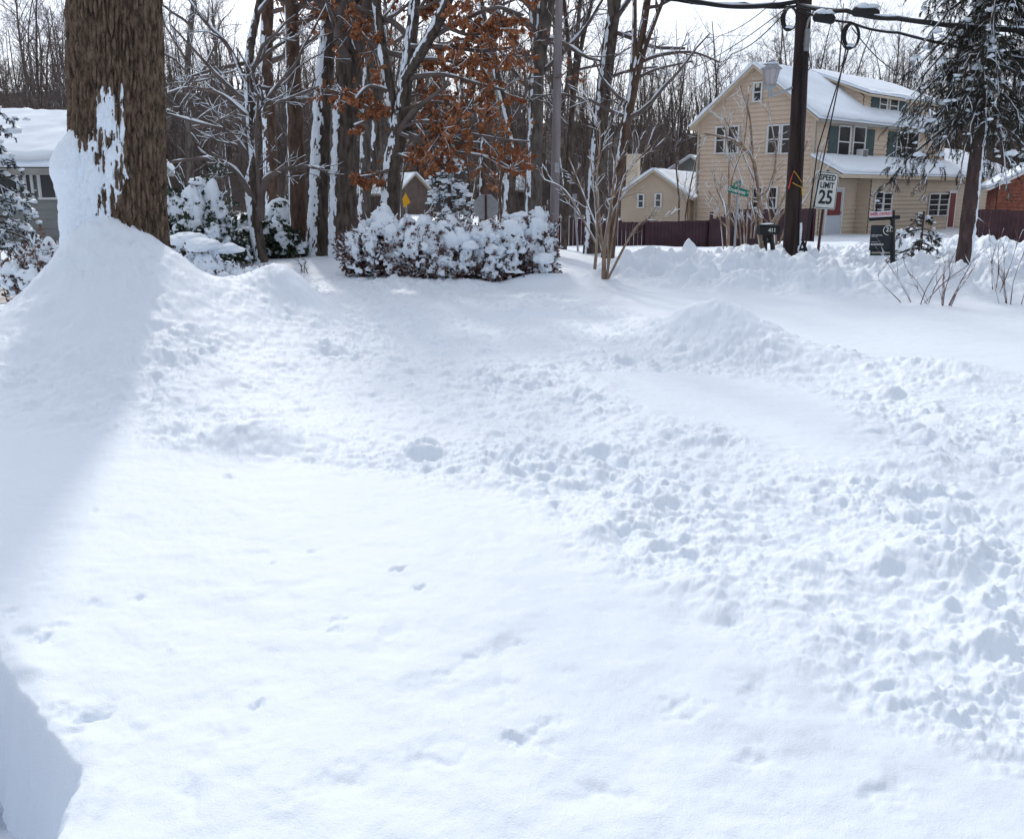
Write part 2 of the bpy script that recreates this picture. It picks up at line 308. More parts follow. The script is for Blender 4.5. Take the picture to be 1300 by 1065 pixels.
r_ = MB(); r_.add(np.stack([xx, yy, zz], -1).reshape(-1, 3), q); tag(r_.build('shovelled_path', M['slush_shade']), kind='structure')
# ---------------------------------------------------------------- plants
def resample(pts, rad, N):
    pts = np.asarray(pts, float); rad = np.asarray(rad, float); n = len(pts)
    ext = np.vstack([2 * pts[0] - pts[1], pts, 2 * pts[-1] - pts[-2]]); u = np.linspace(0, n - 1, N)
    i = np.clip(u.astype(int), 0, n - 2); f = (u - i)[:, None]; a, b, c, d = ext[i], ext[i + 1], ext[i + 2], ext[i + 3]
    p = 0.5 * (2 * b + (c - a) * f + (2 * a - 5 * b + 4 * c - d) * f ** 2 + (3 * b - a - 3 * c + d) * f ** 3)
    return p, np.interp(u, np.arange(n), rad)
def spawn(P, R, rng, c, t0, t1, ang, lenf, N, wand, up, rf, minr=0.004, lmax=99, bias=None, tip=0.25):
    """children of a batch of limbs: (P, R) -> (P2, R2)"""
    Mn, Np, _ = P.shape; k = max(1, int(round(c))); idx = np.repeat(np.arange(Mn), k)
    t = rng.uniform(t0, t1, len(idx)); f = t * (Np - 1); i = np.clip(f.astype(int), 0, Np - 2); a = (f - i)[:, None]
    pos = P[idx, i] * (1 - a) + P[idx, i + 1] * a; rad = R[idx, i] * (1 - a[:, 0]) + R[idx, i + 1] * a[:, 0]
    tan = norm(P[idx, i + 1] - P[idx, i]); rv = rng.normal(size=tan.shape)
    if bias is not None: rv = rv + np.asarray(bias)
    perp = norm(rv - (rv * tan).sum(1, keepdims=True) * tan); an = np.radians(rng.uniform(ang[0], ang[1], len(idx)))[:, None]
    d = tan * np.cos(an) + perp * np.sin(an)
    Lp = np.linalg.norm(np.diff(P, axis=1), axis=2).sum(1)[idx]; L = np.minimum(Lp * rng.uniform(lenf[0], lenf[1], len(idx)) * (1 - 0.35 * t), lmax)
    Q = np.empty((len(idx), N, 3)); Q[:, 0] = pos; st = (L / (N - 1))[:, None]
    for j in range(1, N):
        d = norm(d + rng.normal(size=d.shape) * wand + np.array([0, 0, up])); Q[:, j] = Q[:, j - 1] + d * st
    r0 = np.maximum(rad * rng.uniform(rf[0], rf[1], len(idx)), minr)
    RR = r0[:, None] * (1 - (1 - tip) * np.linspace(0, 1, N))[None, :]
    return Q, np.maximum(RR, minr * 0.6)
WIND = np.array([-0.75, -0.62, 0.05])
def snow_on(mb, P, R, rng, k=5, prob=1.0, thick=1.0, tmin=0.006, vert=0.75, seed=0):
    """ridges of snow lying along limbs, broken up by noise"""
    if not len(P): return
    keep = rng.random(len(P)) < prob; P = P[keep]; R = R[keep]
    if not len(P): return
    N = P.shape[1]
    if N < 9:
        u = np.linspace(0, N - 1, (N - 1) * 2 + 1); i = np.clip(u.astype(int), 0, N - 2); f = (u - i)
        P = P[:, i] * (1 - f)[None, :, None] + P[:, i + 1] * f[None, :, None]; R = R[:, i] * (1 - f) + R[:, i + 1] * f
    T = norm(np.gradient(P, axis=1)); up = np.array([0, 0, 1.0]); hz = np.sqrt(np.maximum(1 - T[..., 2] ** 2, 0))
    U = up - T * T[..., 2:3]; W = WIND - T * (T * WIND).sum(-1, keepdims=True)
    D = norm(U * 1.2 + W * (1.1 - hz)[..., None] * 0.9)
    amt = np.clip(hz * 1.4, 0, 1) * 0.9 + 0.45 * vert * (1 - hz)
    nz = vn3(P * 5 + seed * 3.3, seed + 5) * 0.7 + vn3(P * 17, seed + 6) * 0.5
    rs = (np.minimum(R, 0.06) * 0.85 + 0.10 * np.maximum(R - .06, 0) + tmin) * amt * thick * .72 * np.clip((nz - 0.40) * 2.6, 0.0, 1.15)
    off = R * 0.72 + np.where(R > .06, 0.0, 0.25 * rs)
    rs = np.where(rs < 0.0025, 0.0005, rs)
    mb.tubes(P + D * off[..., None], rs, k)
_ico = {}
def ico(lv=2):
    if lv not in _ico:
        import bmesh
        b = bmesh.new(); bmesh.ops.create_icosphere(b, subdivisions=lv, radius=1); b.verts.ensure_lookup_table()
        _ico[lv] = (np.array([v.co[:] for v in b.verts]), np.array([[v.index for v in f.verts] for f in b.faces])); b.free()
    return _ico[lv]
def blobs(mb, C, S, rng, amp=0.35, freq=2.2, flat=0.6, lv=2):
    """lumpy snow pads; C (n,3) centres, S (n,3) half sizes"""
    n = len(C)
    v, f = ico(lv)
    if not n: return
    C = np.asarray(C, float); S = np.asarray(S, float)
    V = v[None] * np.ones((n, 1, 1)); seedp = rng.uniform(0, 50, (n, 1, 3))
    nz = vn3(V * freq + seedp, 9) - .5; nz2 = vn3(V * freq * 2.6 + seedp, 10) - .5
    V = V * (1 + amp * 2 * nz + amp * nz2 + (amp * .5 * (vn3(V * freq * 6 + seedp, 11) - .5) if lv > 2 else 0))[..., None]
    V[..., 2] = np.where(V[..., 2] < 0, V[..., 2] * flat, V[..., 2])
    th = rng.uniform(0, 6.28, n); c, s_ = np.cos(th)[:, None], np.sin(th)[:, None]
    W = V * S[:, None, :]; W = np.stack([W[..., 0] * c - W[..., 1] * s_, W[..., 0] * s_ + W[..., 1] * c, W[..., 2]], -1) + C[:, None, :]
    fi = (f[None] + (np.arange(n) * len(v))[:, None, None]).reshape(-1, 3)
    mb.add(W.reshape(-1, 3), None, fi)
def leaves(mb, C, rng, size=(0.08, 0.14), droop=0.8, wid=0.4, D=None):
    """leaves: two folded quads each"""
    n = len(C)
    if not n: return
    d = rng.normal(size=(n, 3)) * 0.6; d[:, 2] -= droop
    if D is not None: d = d + D
    d = norm(d); s = norm(np.cross(d, rng.normal(size=(n, 3)))); u = np.cross(s, d); L = rng.uniform(*size, n)[:, None]
    w = L * wid * rng.uniform(.7, 1.2, (n, 1)); cur = L * rng.uniform(-.25, .25, (n, 1))
    a = C; m = C + d * L * .5 + u * cur * .5; e = C + d * L - u * cur * .6; l = C + d * L * .45 + s * w + u * L * .12; r = C + d * L * .5 - s * w + u * L * .12
    v = np.stack([a, l, e, r, m], 1).reshape(-1, 3); b = (np.arange(n) * 5)[:, None]
    t = np.concatenate([b + [0, 4, 1], b + [1, 4, 2], b + [0, 3, 4], b + [4, 3, 2]])
    mb.add(v, None, t)
def plaster(mb, pts, rad, az, halfw, rng, thick, thresh, hi=None, rag=0.03, dz=0.035, seed=0):
    """snow driven on to one side of a trunk: a shell that dips under the bark where there is none"""
    pts = np.asarray(pts, float); L = np.linalg.norm(np.diff(pts, axis=0), axis=1).sum(); N = max(8, int(L / dz))
    P, R = resample(pts, rad, N); K = 26; a = az + np.linspace(-halfw, halfw, K)
    dx = np.cos(a); dy = np.sin(a); zz = P[:, 2]
    base = np.stack([P[:, None, 0] + R[:, None] * dx, P[:, None, 1] + R[:, None] * dy, np.broadcast_to(zz[:, None], (N, K))], -1)
    nz = vn3(base * np.array([9, 9, 5.5]), 11 + seed) * .38 + vn3(base * np.array([24, 24, 10]), 12 + seed) * .50 + vn3(base * np.array([50, 50, 22]), 13 + seed) * .30
    edge = np.cos(np.linspace(-1, 1, K) * np.pi / 2)[None, :] ** 0.9
    t = thick * (nz - (1 - edge * thresh))
    t = np.clip(t, -rag, thick)
    if hi is not None: t = np.where(zz[:, None] > hi, t - (zz[:, None] - hi) * .1, t)
    rr_ = R[:, None] + t
    V = np.stack([P[:, None, 0] + rr_ * dx, P[:, None, 1] + rr_ * dy, base[..., 2]], -1)
    idx = np.arange(N * K).reshape(N, K); q = np.stack([idx[:-1, :-1], idx[:-1, 1:], idx[1:, 1:], idx[1:, :-1]], -1).reshape(-1, 4)
    keep = (t.ravel()[q].max(1) > -rag * 0.9); mb.add(V.reshape(-1, 3), q[keep])
def bark_trunk(mb, pts, rad, k=14, dz=0.07, amp=0.07, seed=0):
    pts = np.asarray(pts, float); L = np.linalg.norm(np.diff(pts, axis=0), axis=1).sum(); N = max(6, int(L / dz)); P, R = resample(pts, rad, N)
    v, q = tubes_arr(P[None], R[None], k); c = np.repeat(P, k, axis=0)
    n = vn3(v * np.array([14, 14, 3.5]), 20 + seed) - .5 + .5 * (vn3(v * np.array([4, 4, 1.5]), 21 + seed) - .5)
    v = c + (v - c) * (1 + amp * 2 * n)[:, None]; mb.add(v, q)
class Tree:
    """one tree; limbs are given in world metres, stored relative to the root"""
    def __init__(s, name, base, label, cat='tree', group=None, mats=('bark_d', 'twig'), seed=1):
        s.base = np.asarray(base, float); s.e = empty(name, base, 0, label, cat, group); s.rng = np.random.default_rng(seed)
        s.tr = MB(); s.br = MB(); s.sn = MB(); s.lf = MB(); s.m = mats; s.seed = seed
    def trunk(s, pts, rad, k=14, plas=None, amp=0.07):
        pts = np.asarray(pts, float) - s.base; bark_trunk(s.tr, pts, rad, k, amp=amp, seed=s.seed)
        if plas: plaster(s.sn, pts, rad, *plas[:2], s.rng, *plas[2:], seed=s.seed)
        return resample(pts, rad, 14)
    def limbs(s, parents, spec, snow=0.9, thick=1.0, kk=(6, 5, 3, 3), leaf=0, leafsize=(.09, .15), include=True, tmin=.006):
        """parents: list of (P,R) resampled; spec: list of dict for spawn"""
        P = np.stack([p[0] for p in parents]); R = np.stack([p[1] for p in parents])
        if include:
            s.br.tubes(P, R, 7); snow_on(s.sn, P, R, s.rng, 6, 1, thick, tmin=tmin, seed=s.seed)
        for j, sp in enumerate(spec):
            P, R = spawn(P, R, s.rng, **sp); s.br.tubes(P, R, kk[min(j, 3)])
            snow_on(s.sn, P, R, s.rng, 4 if j else 5, snow * (1 if j < 2 else .75), thick, seed=s.seed + j, tmin=tmin)
            if leaf and j == len(spec) - 1:
                i = s.rng.integers(0, len(P), leaf); t = s.rng.random(leaf) ** .6; f = t * (P.shape[1] - 1); a = np.clip(f.astype(int), 0, P.shape[1] - 2); f = (f - a)[:, None]
                leaves(s.lf, P[i, a] * (1 - f) + P[i, a + 1] * f, s.rng, leafsize, 1.3)
        return P, R
    def done(s, leafmat='leaf_o', leafname='leaves'):
        if s.tr.n: s.tr.build('trunk', M[s.m[0]], s.e)
        if s.br.n: s.br.build('crown', M[s.m[1]], s.e)
        if s.lf.n: s.lf.build(leafname, M[leafmat], s.e, smooth=False)
        if s.sn.n: s.sn.build('snow_cover', M['snow'], s.e)
        return s.e
def pxl(spec, rscale=1.0):
    """[(px,py,Y,width_px)] -> points, radii"""
    pts = np.array([P3(a[0], a[1], a[2]) for a in spec]); rad = np.array([a[3] / 2 * (a[2] * 1.0) / F for a in spec]) * rscale
    return pts, rad
# ---------------------------------------------------------------- the big oak at the left
def big_oak():
    base = np.array([TREE[0], TREE[1], 0.0])
    e = empty('oak_tree', base, 0, 'massive oak trunk with deeply furrowed brown bark standing in a high heap of snow', 'tree')
    ax0 = P3(152, 300, TREE[1]) ; ax1 = P3(146, 0, TREE[1]); k = (ax1[:2] - ax0[:2]) / (ax1[2] - ax0[2])
    def axis(z): return (ax0[:2] + k * (z - ax0[2])) - base[:2]
    def Rb(z): return 0.442 + 0.035 * np.exp(-np.maximum(z - .9, -1) * 1.6) + .10 * np.exp(-np.maximum(z, 0) * 3) - 0.010 * z
    def bark(th, z):
        c = th * 0.46; zw = z + .03 * fbm2(c * 9, z * 6, 311, 3); c = c + .018 * fbm2(c * 5, z * 2.0, 301, 3) + .006 * fbm2(c * 30, z * 14, 302, 3)
        def cells(su, sv, sd):
            u = c / su; v = zw / sv; iu = np.floor(u); iv = np.floor(v); o = np.zeros_like(u); f1 = o + 9.; f2 = o + 9.
            for a in (-1, 0, 1):
                for b in (-1, 0, 1):
                    A = iu + a; B = iv + b; d = np.hypot(u - A - .5 - .9 * (_h(A, B, o, sd) - .5), v - B - .5 - .95 * (_h(A, B, o, sd + 1) - .5))
                    f2 = np.where(d < f1, f1, np.minimum(f2, d)); f1 = np.minimum(f1, d)
            return f2 - f1, f1
        e1, f1 = cells(.044, .34, 330); e2, g1 = cells(.021, .085, 340)
        return 0.038 * sstep(.02, .40, e1) * (.65 + .5 * vn2(c * 12, z * 4, 306)) + 0.010 * sstep(.0, .3, e2) + .006 * vn2(c * 120, z * 60, 305)
    zs = np.concatenate([np.arange(0, 3.6, 0.0075), np.arange(3.6, 7.0, 0.03)]); th = np.linspace(0, 2 * np.pi, 561)[:-1]
    TH, ZZ = np.meshgrid(th, zs); A_ = np.array([axis(z) for z in zs])
    rr_ = Rb(ZZ) + bark(TH, ZZ) - .03 + .02 * fbm2(TH * 1.0, ZZ * .8, 310, 2)
    V = np.stack([A_[:, 0:1] + rr_ * np.cos(TH), A_[:, 1:2] + rr_ * np.sin(TH), ZZ], -1)
    n, m = ZZ.shape; idx = np.arange(n * m).reshape(n, m); nx_ = np.roll(idx, -1, 1)
    b = MB(); b.add(V.reshape(-1, 3), np.stack([idx[:-1], nx_[:-1], nx_[1:], idx[1:]], -1).reshape(-1, 4)); b.build('trunk', M['bark'], e)
    # main fork and limbs, above the picture
    rng = np.random.default_rng(5); top = np.array([*axis(7.0), 6.9]); br = MB(); sn = MB()
    L = []
    for dx, dy, dz, r in ((-2.6, 1.2, 5.5, .30), (2.4, -.6, 6.0, .30), (.2, 2.6, 5.2, .24), (-.6, -2.4, 4.6, .2)):
        L.append(resample([top - [0, 0, .5], top + [dx * .35, dy * .35, dz * .3], top + [dx * .7, dy * .7, dz * .7], top + [dx, dy, dz]], [r * 1.3, r, r * .7, r * .3], 14))
    P = np.stack([l[0] for l in L]); R = np.stack([l[1] for l in L]); br.tubes(P, R, 10)
    P, R = spawn(P, R, rng, 7, .25, 1, (30, 65), (.35, .6), 7, .18, .02, (.35, .6)); br.tubes(P, R, 6)
    P, R = spawn(P, R, rng, 6, .2, 1, (30, 60), (.35, .6), 5, .2, .02, (.4, .6), .006); br.tubes(P, R, 4)
    br.build('crown', M['bark_g'], e)
    # snow driven against the trunk
    zs = np.arange(0.9, 3.05, 0.010); ths = np.linspace(math.radians(175), math.radians(345), 420); TH, ZZ = np.meshgrid(ths, zs); A_ = np.array([axis(z) for z in zs])
    fx, fy = ax0[0], ax0[1]
    # pixel-like coordinates on the front of the trunk, in metres: s runs across (left negative), z up
    S = np.cos(TH) * .45; zt = ZZ
    def blob(s0, z0, ws, wz, h, p=2.0): return h * np.exp(-(np.abs((S - s0) / ws) ** p + np.abs((zt - z0) / wz) ** p))
    t = -0.06 + blob(-.42, 1.66, .17, .50, .105, 3) + blob(-.42, 1.86, .16, .26, .07, 2.5) + blob(-.19, 1.62, .21, .46, .078, 3) + blob(-.04, 1.60, .24, .26, .042, 3) + blob(-.28, 1.95, .12, .22, .045, 3)
    t = t + blob(.09, 2.36, .095, .22, .080, 4) + blob(.12, 1.95, .05, .07, .05) + blob(.225, 2.36, .020, .28, .06, 4) + blob(.06, 1.98, .17, .34, .040, 3) + blob(.17, 1.74, .10, .34, .032, 3)
    t = t + 0.026 * fbm2(S * 9, zt * 6, 320, 5, .65) + .046 * fbm2(S * 30, zt * 8, 321, 4, .6) * sstep(-.35, -.15, S)
    t = t + .12 * np.exp(-((zt - .95) / .35) ** 2) * sstep(.3, .0, S)
    t = np.where(t > 0, t, np.maximum(t, -.05)); edge = sstep(0, .2, TH - ths[0]) * sstep(0, .2, ths[-1] - TH); t = -.06 * (1 - edge) + t * edge
    rr_ = Rb(ZZ) + t + .005; V = np.stack([A_[:, 0:1] + rr_ * np.cos(TH), A_[:, 1:2] + rr_ * np.sin(TH), ZZ], -1)
    n, m = ZZ.shape; idx = np.arange(n * m).reshape(n, m); q = np.stack([idx[:-1, :-1], idx[:-1, 1:], idx[1:, 1:], idx[1:, :-1]], -1).reshape(-1, 4)
    q = q[t.ravel()[q].max(1) > -.035]
    s = MB(); s.add(V.reshape(-1, 3), q); s.build('snow_cover', M['snow'], e)
big_oak()
# ---------------------------------------------------------------- the nearer trees, one by one
AZW = math.radians(228)
def basept(px, py, Y):
    p = P3(px, py, Y); p[2] = gz(p[0], p[1]) - 0.05; return p
TW = [dict(c=7, t0=.25, t1=1, ang=(30, 70), lenf=(.35, .7), N=8, wand=.16, up=.03, rf=(.4, .6)),
      dict(c=6, t0=.15, t1=1, ang=(25, 65), lenf=(.35, .65), N=6, wand=.18, up=.03, rf=(.4, .6), minr=.005),
      dict(c=5, t0=.15, t1=1, ang=(25, 60), lenf=(.35, .65), N=4, wand=.2, up=.02, rf=(.45, .65), minr=.0035)]
def named_tree(label, spec, Y=None, seed=1, mats=('bark_d', 'twig'), plas=None, stems=(), limbs=(), twigs=(9, 5, 5), first=.35, group=None, leaf=0, snow=.8, thick=1, k=14, name='bare_tree', cat='tree', lenf=(.2, .4), leafsize=(.1, .15), amp=.07, extra=3.5):
    """spec: trunk as (px, py, Y, width px); stems: more polylines of trunk kind; limbs: thinner polylines with twigs"""
    b = basept(*spec[0][:3]); t = Tree(name, b, label, cat, group, mats, seed)
    pts, rad = pxl(spec); pts[0] = b; d = pts[-1] - pts[-2]
    def ext(pts, rad):
        d = pts[-1] - pts[-2]; d = d / np.linalg.norm(d)
        return np.vstack([pts, pts[-1] + d * extra * .5 + [0, 0, .2], pts[-1] + d * extra + [0, 0, .8]]), np.append(rad, [rad[-1] * .7, rad[-1] * .3])
    pts, rad = ext(pts, rad)
    par = [t.trunk(pts, rad, k, plas, amp)]
    for st in stems:
        p, r = pxl(st); p, r = ext(p, r); par.append(t.trunk(p, r, 10, plas, amp))
    spec2 = [dict(x) for x in TW]; spec2[0].update(c=twigs[0], t0=first, lenf=lenf, ang=(40, 80)); spec2[1]['c'] = twigs[1]; spec2[2]['c'] = twigs[2]
    t.limbs(par, spec2, snow, thick, include=False, leaf=leaf // 3 if limbs else leaf, leafsize=leafsize)
    if limbs:
        L = []
        for lm in limbs:
            p, r = pxl(lm); L.append((resample(p - b, r, 14)))
        spec3 = [dict(c=9, t0=.12, t1=1, ang=(25, 70), lenf=(.25, .5), N=6, wand=.15, up=.02, rf=(.35, .55), minr=.005), dict(c=6, t0=.15, t1=1, ang=(25, 65), lenf=(.35, .7), N=4, wand=.18, up=0, rf=(.5, .7), minr=.004)]
        t.limbs(L, spec3, snow, thick * 1.1, leaf=leaf, leafsize=leafsize, kk=(5, 4, 3, 3))
    return t.done()
named_tree('small dark crooked tree with snowy forks and long side branches behind the low bushes', [(330, 296, 18.5, 17), (318, 240, 18.5, 13), (322, 200, 18.5, 11), (316, 110, 18.6, 11), (318, 60, 18.7, 10), (330, 0, 19, 8)], seed=11, plas=(AZW, 1.2, .06, .52, 5),
    limbs=[[(326, 260, 18.5, 9), (300, 220, 18.3, 7), (268, 202, 18.1, 5), (215, 206, 18, 3)], [(318, 205, 18.5, 9), (292, 170, 18.3, 6), (265, 160, 18.2, 4), (212, 145, 18, 3)],
           [(330, 280, 18.5, 12), (333, 240, 18.4, 9), (345, 222, 18.3, 7), (380, 212, 18.2, 5), (412, 215, 18.1, 3)], [(318, 120, 18.5, 5), (350, 130, 18.4, 4), (385, 118, 18.4, 3), (405, 110, 18.3, 2)],
           [(314, 110, 18.6, 7), (290, 60, 18.6, 5), (262, 30, 18.6, 4), (240, 0, 18.6, 3)], [(322, 200, 18.5, 6), (325, 150, 18.4, 5), (333, 120, 18.4, 4), (300, 60, 18.3, 2)], [(330, 250, 18.4, 5), (325, 180, 18.2, 4), (328, 120, 18.2, 3)],
           [(318, 150, 18.5, 5), (280, 120, 18.4, 4), (240, 112, 18.4, 3), (214, 118, 18.3, 2)], [(316, 90, 18.6, 5), (350, 60, 18.5, 4), (380, 45, 18.4, 2)], [(316, 80, 18.6, 5), (275, 88, 18.6, 4), (235, 100, 18.5, 2)]], twigs=(7, 3, 4), thick=1.15)
named_tree('straight dark brown trunk between the crooked small tree and the snow-streaked trunks', [(380, 300, 20.5, 23), (376, 200, 20.5, 19), (372, 80, 20.6, 17), (370, 0, 20.8, 16)], seed=12, mats=('bark_b', 'twig'), plas=(math.radians(200), .5, .05, .45, 9), twigs=(9, 4, 5), leaf=700, first=.45)
named_tree('brown trunk half hidden behind the crooked small tree', [(344, 292, 25, 20), (343, 200, 25, 17), (338, 80, 25, 15), (340, 0, 25, 14)], seed=13, mats=('bark_b', 'twig'), twigs=(9, 4, 5), leaf=900, first=.4, plas=(AZW, .9, .05, .45, 6))
named_tree('trunk leaning right with its whole left side speckled white by driven snow', [(402, 300, 20, 32), (404, 270, 20, 25), (410, 120, 20, 21), (421, 0, 20.2, 18)], seed=14, mats=('bark_d', 'twig'), plas=(math.radians(232), 1.15, .075, .58, 9), twigs=(8, 4, 5), leaf=900, first=.4)
named_tree('thick forked trunk with a clean white snow stripe and a snow clump in its fork', [(440, 294, 19.5, 46), (436, 265, 19.5, 33), (438, 180, 19.5, 29), (444, 85, 19.5, 32), (448, 40, 19.5, 34)], seed=15, k=18,
    plas=(math.radians(222), .62, .10, .70, 3.6), stems=[[(446, 60, 19.5, 26), (456, 25, 19.3, 24), (472, 0, 19.1, 20), (500, -50, 18.9, 16)], [(440, 60, 19.6, 16), (437, 0, 19.7, 14), (433, -60, 19.8, 12)]], twigs=(7, 4, 5), first=.5, leaf=700)
named_tree('oak holding rusty brown leaves with a snowy left side and a fork half way up', [(490, 266, 17.5, 30), (497, 220, 17.5, 21), (504, 180, 17.5, 22), (507, 160, 17.5, 20)], seed=16, k=16, plas=(math.radians(222), .85, .07, .50, 5.5), name='oak_tree',
    stems=[[(503, 170, 17.5, 12), (494, 110, 17.5, 12), (482, 40, 17.6, 11), (476, -20, 17.7, 9)], [(508, 165, 17.5, 15), (514, 100, 17.4, 12), (526, 30, 17.3, 9), (530, -20, 17.2, 7)], [(514, 100, 17.4, 14), (541, 55, 17.0, 14), (562, 15, 16.8, 14), (580, -30, 16.6, 12)]],
    limbs=[[(506, 165, 17.5, 8), (540, 162, 17.2, 6), (580, 168, 16.9, 5), (640, 178, 16.6, 4), (672, 180, 16.5, 2)], [(506, 165, 17.5, 7), (530, 175, 17.1, 6), (560, 180, 16.9, 4), (610, 182, 16.7, 3)], [(515, 100, 17.4, 7), (560, 95, 17.0, 5), (600, 105, 16.8, 4), (640, 115, 16.6, 3)],
           [(522, 60, 17.2, 6), (570, 60, 16.9, 5), (610, 65, 16.8, 4), (655, 60, 16.6, 3)], [(545, 50, 17.0, 6), (590, 25, 16.8, 5), (630, 10, 16.6, 4), (665, 20, 16.5, 3)], [(497, 118, 17.5, 6), (470, 110, 17.2, 4), (452, 125, 17.1, 3)],
           [(500, 140, 17.5, 6), (475, 150, 17.3, 4), (450, 160, 17.2, 3)], [(488, 60, 17.6, 6), (465, 50, 17.4, 4), (445, 20, 17.3, 3)], [(500, 195, 17.4, 5), (530, 205, 17.1, 4), (565, 215, 17, 3)], [(498, 215, 17.4, 5), (475, 222, 17.2, 3), (455, 225, 17.1, 2)],
           [(525, 30, 17.3, 5), (540, 0, 17.2, 4), (560, -20, 17.1, 3)], [(510, 140, 17.4, 6), (550, 130, 17.2, 4), (590, 138, 17.0, 3), (625, 150, 16.9, 2)], [(515, 80, 17.4, 5), (545, 75, 17.1, 4), (580, 80, 17, 3)], [(556, 30, 16.9, 6), (600, 45, 16.7, 4), (640, 30, 16.6, 3)], [(508, 170, 17.3, 5), (560, 190, 16.9, 4), (620, 200, 16.7, 3), (650, 215, 16.6, 2)]],
    twigs=(6, 4, 5), leaf=8500, first=.4, leafsize=(.07, .12), thick=1.0)
named_tree('slim snow-plastered trunk close behind the forked one', [(462, 290, 23, 15), (464, 200, 23, 13), (468, 90, 23, 12), (470, 0, 23, 10)], seed=17, plas=(math.radians(210), 1.1, .06, .52, 9), twigs=(8, 4, 5), leaf=700, mats=('bark_g', 'twig'), first=.45)
named_tree('thin tree with snowy zigzag stem left of the leafy oak', [(448, 290, 26, 14), (470, 220, 26, 12), (478, 160, 26, 10), (474, 60, 26, 9), (480, 0, 26, 8)], seed=18, plas=(math.radians(215), 1.1, .06, .52, 9), twigs=(8, 4, 5), first=.3, snow=1)
named_tree('tall forked trunk right of the rusty leaves', [(677, 268, 24, 24), (678, 200, 24, 20), (681, 110, 24, 18), (684, 70, 24, 18)], seed=19, mats=('bark_g', 'twig'), plas=(math.radians(225), .5, .05, .42, 9), stems=[[(683, 75, 24, 15), (679, 30, 24, 13), (676, -20, 24, 11)], [(686, 75, 24, 13), (694, 30, 24, 12), (703, -20, 24, 10)]],
    limbs=[[(681, 120, 24, 6), (655, 95, 23.8, 5), (630, 60, 23.6, 3), (600, 55, 23.5, 2)], [(686, 95, 24, 6), (710, 72, 23.8, 5), (740, 40, 23.6, 4), (765, 0, 23.5, 3)]], twigs=(8, 5, 5), first=.5)
named_tree('brown trunk standing right behind the rusty leaves', [(612, 268, 27, 12), (616, 180, 27, 11), (622, 80, 27, 10), (628, 0, 27, 10)], seed=20, mats=('bark_b', 'twig'), plas=(math.radians(215), .7, .05, .5, 8), twigs=(9, 5, 5), leaf=500, first=.4)
named_tree('stout dark trunk above the right end of the hedge', [(645, 268, 21, 17), (648, 230, 21, 14), (655, 190, 21, 11), (640, 130, 21.2, 9), (622, 60, 21.4, 8), (610, 0, 21.6, 7)], seed=21, plas=(math.radians(220), .8, .05, .6, 8), twigs=(8, 4, 5), leaf=250, first=.3)
named_tree('tall black trunk leaning right behind the tan sapling', [(752, 303, 23, 24), (757, 220, 23, 21), (766, 120, 23, 18), (776, 40, 23, 16), (782, -10, 23, 14)], seed=22, plas=(math.radians(220), .5, .05, .45, 9), twigs=(9, 5, 5), first=.5,
    limbs=[[(776, 40, 23, 5), (800, 48, 22.8, 5), (830, 60, 22.6, 4), (870, 62, 22.5, 3)], [(770, 100, 23, 4), (800, 90, 23, 3), (835, 85, 23, 2)]])
named_tree('slanting trunk that splits into long spreading limbs left of the cream annex', [(772, 303, 21.5, 17), (781, 250, 21.5, 14), (793, 170, 21.5, 12), (803, 115, 21.5, 12)], seed=23, mats=('bark_b', 'twig'),
    stems=[[(801, 120, 21.5, 8), (805, 50, 21.5, 6), (806, -20, 21.5, 5)], [(803, 118, 21.5, 9), (818, 62, 21.4, 7), (834, 20, 21.3, 5), (850, -20, 21.2, 4)]],
    limbs=[[(812, 80, 21.5, 4), (840, 70, 21.3, 4), (880, 67, 21.2, 3), (915, 80, 21.1, 2)], [(808, 100, 21.5, 4), (835, 88, 21.4, 3), (880, 78, 21.3, 2)]], twigs=(9, 5, 5), first=.4, plas=(math.radians(220), .6, .04, .45, 8))
named_tree('thin tree with a split crown between the grey pole and the tall black trunk', [(716, 278, 25, 9), (722, 200, 25, 8), (728, 120, 25, 7)], seed=24, stems=[[(727, 125, 25, 6), (722, 60, 25, 5), (716, 0, 25, 4)], [(728, 125, 25, 6), (738, 60, 25, 5), (752, 0, 25, 4)]], twigs=(10, 5, 5), first=.3)
named_tree('slim grey tree standing nearest the left edge of the big snowy heap', [(244, 290, 27, 9), (240, 190, 27, 8), (238, 90, 27, 7), (246, 0, 27, 6)], seed=25, mats=('bark_g', 'twig'), twigs=(12, 5, 5), first=.25, snow=1)
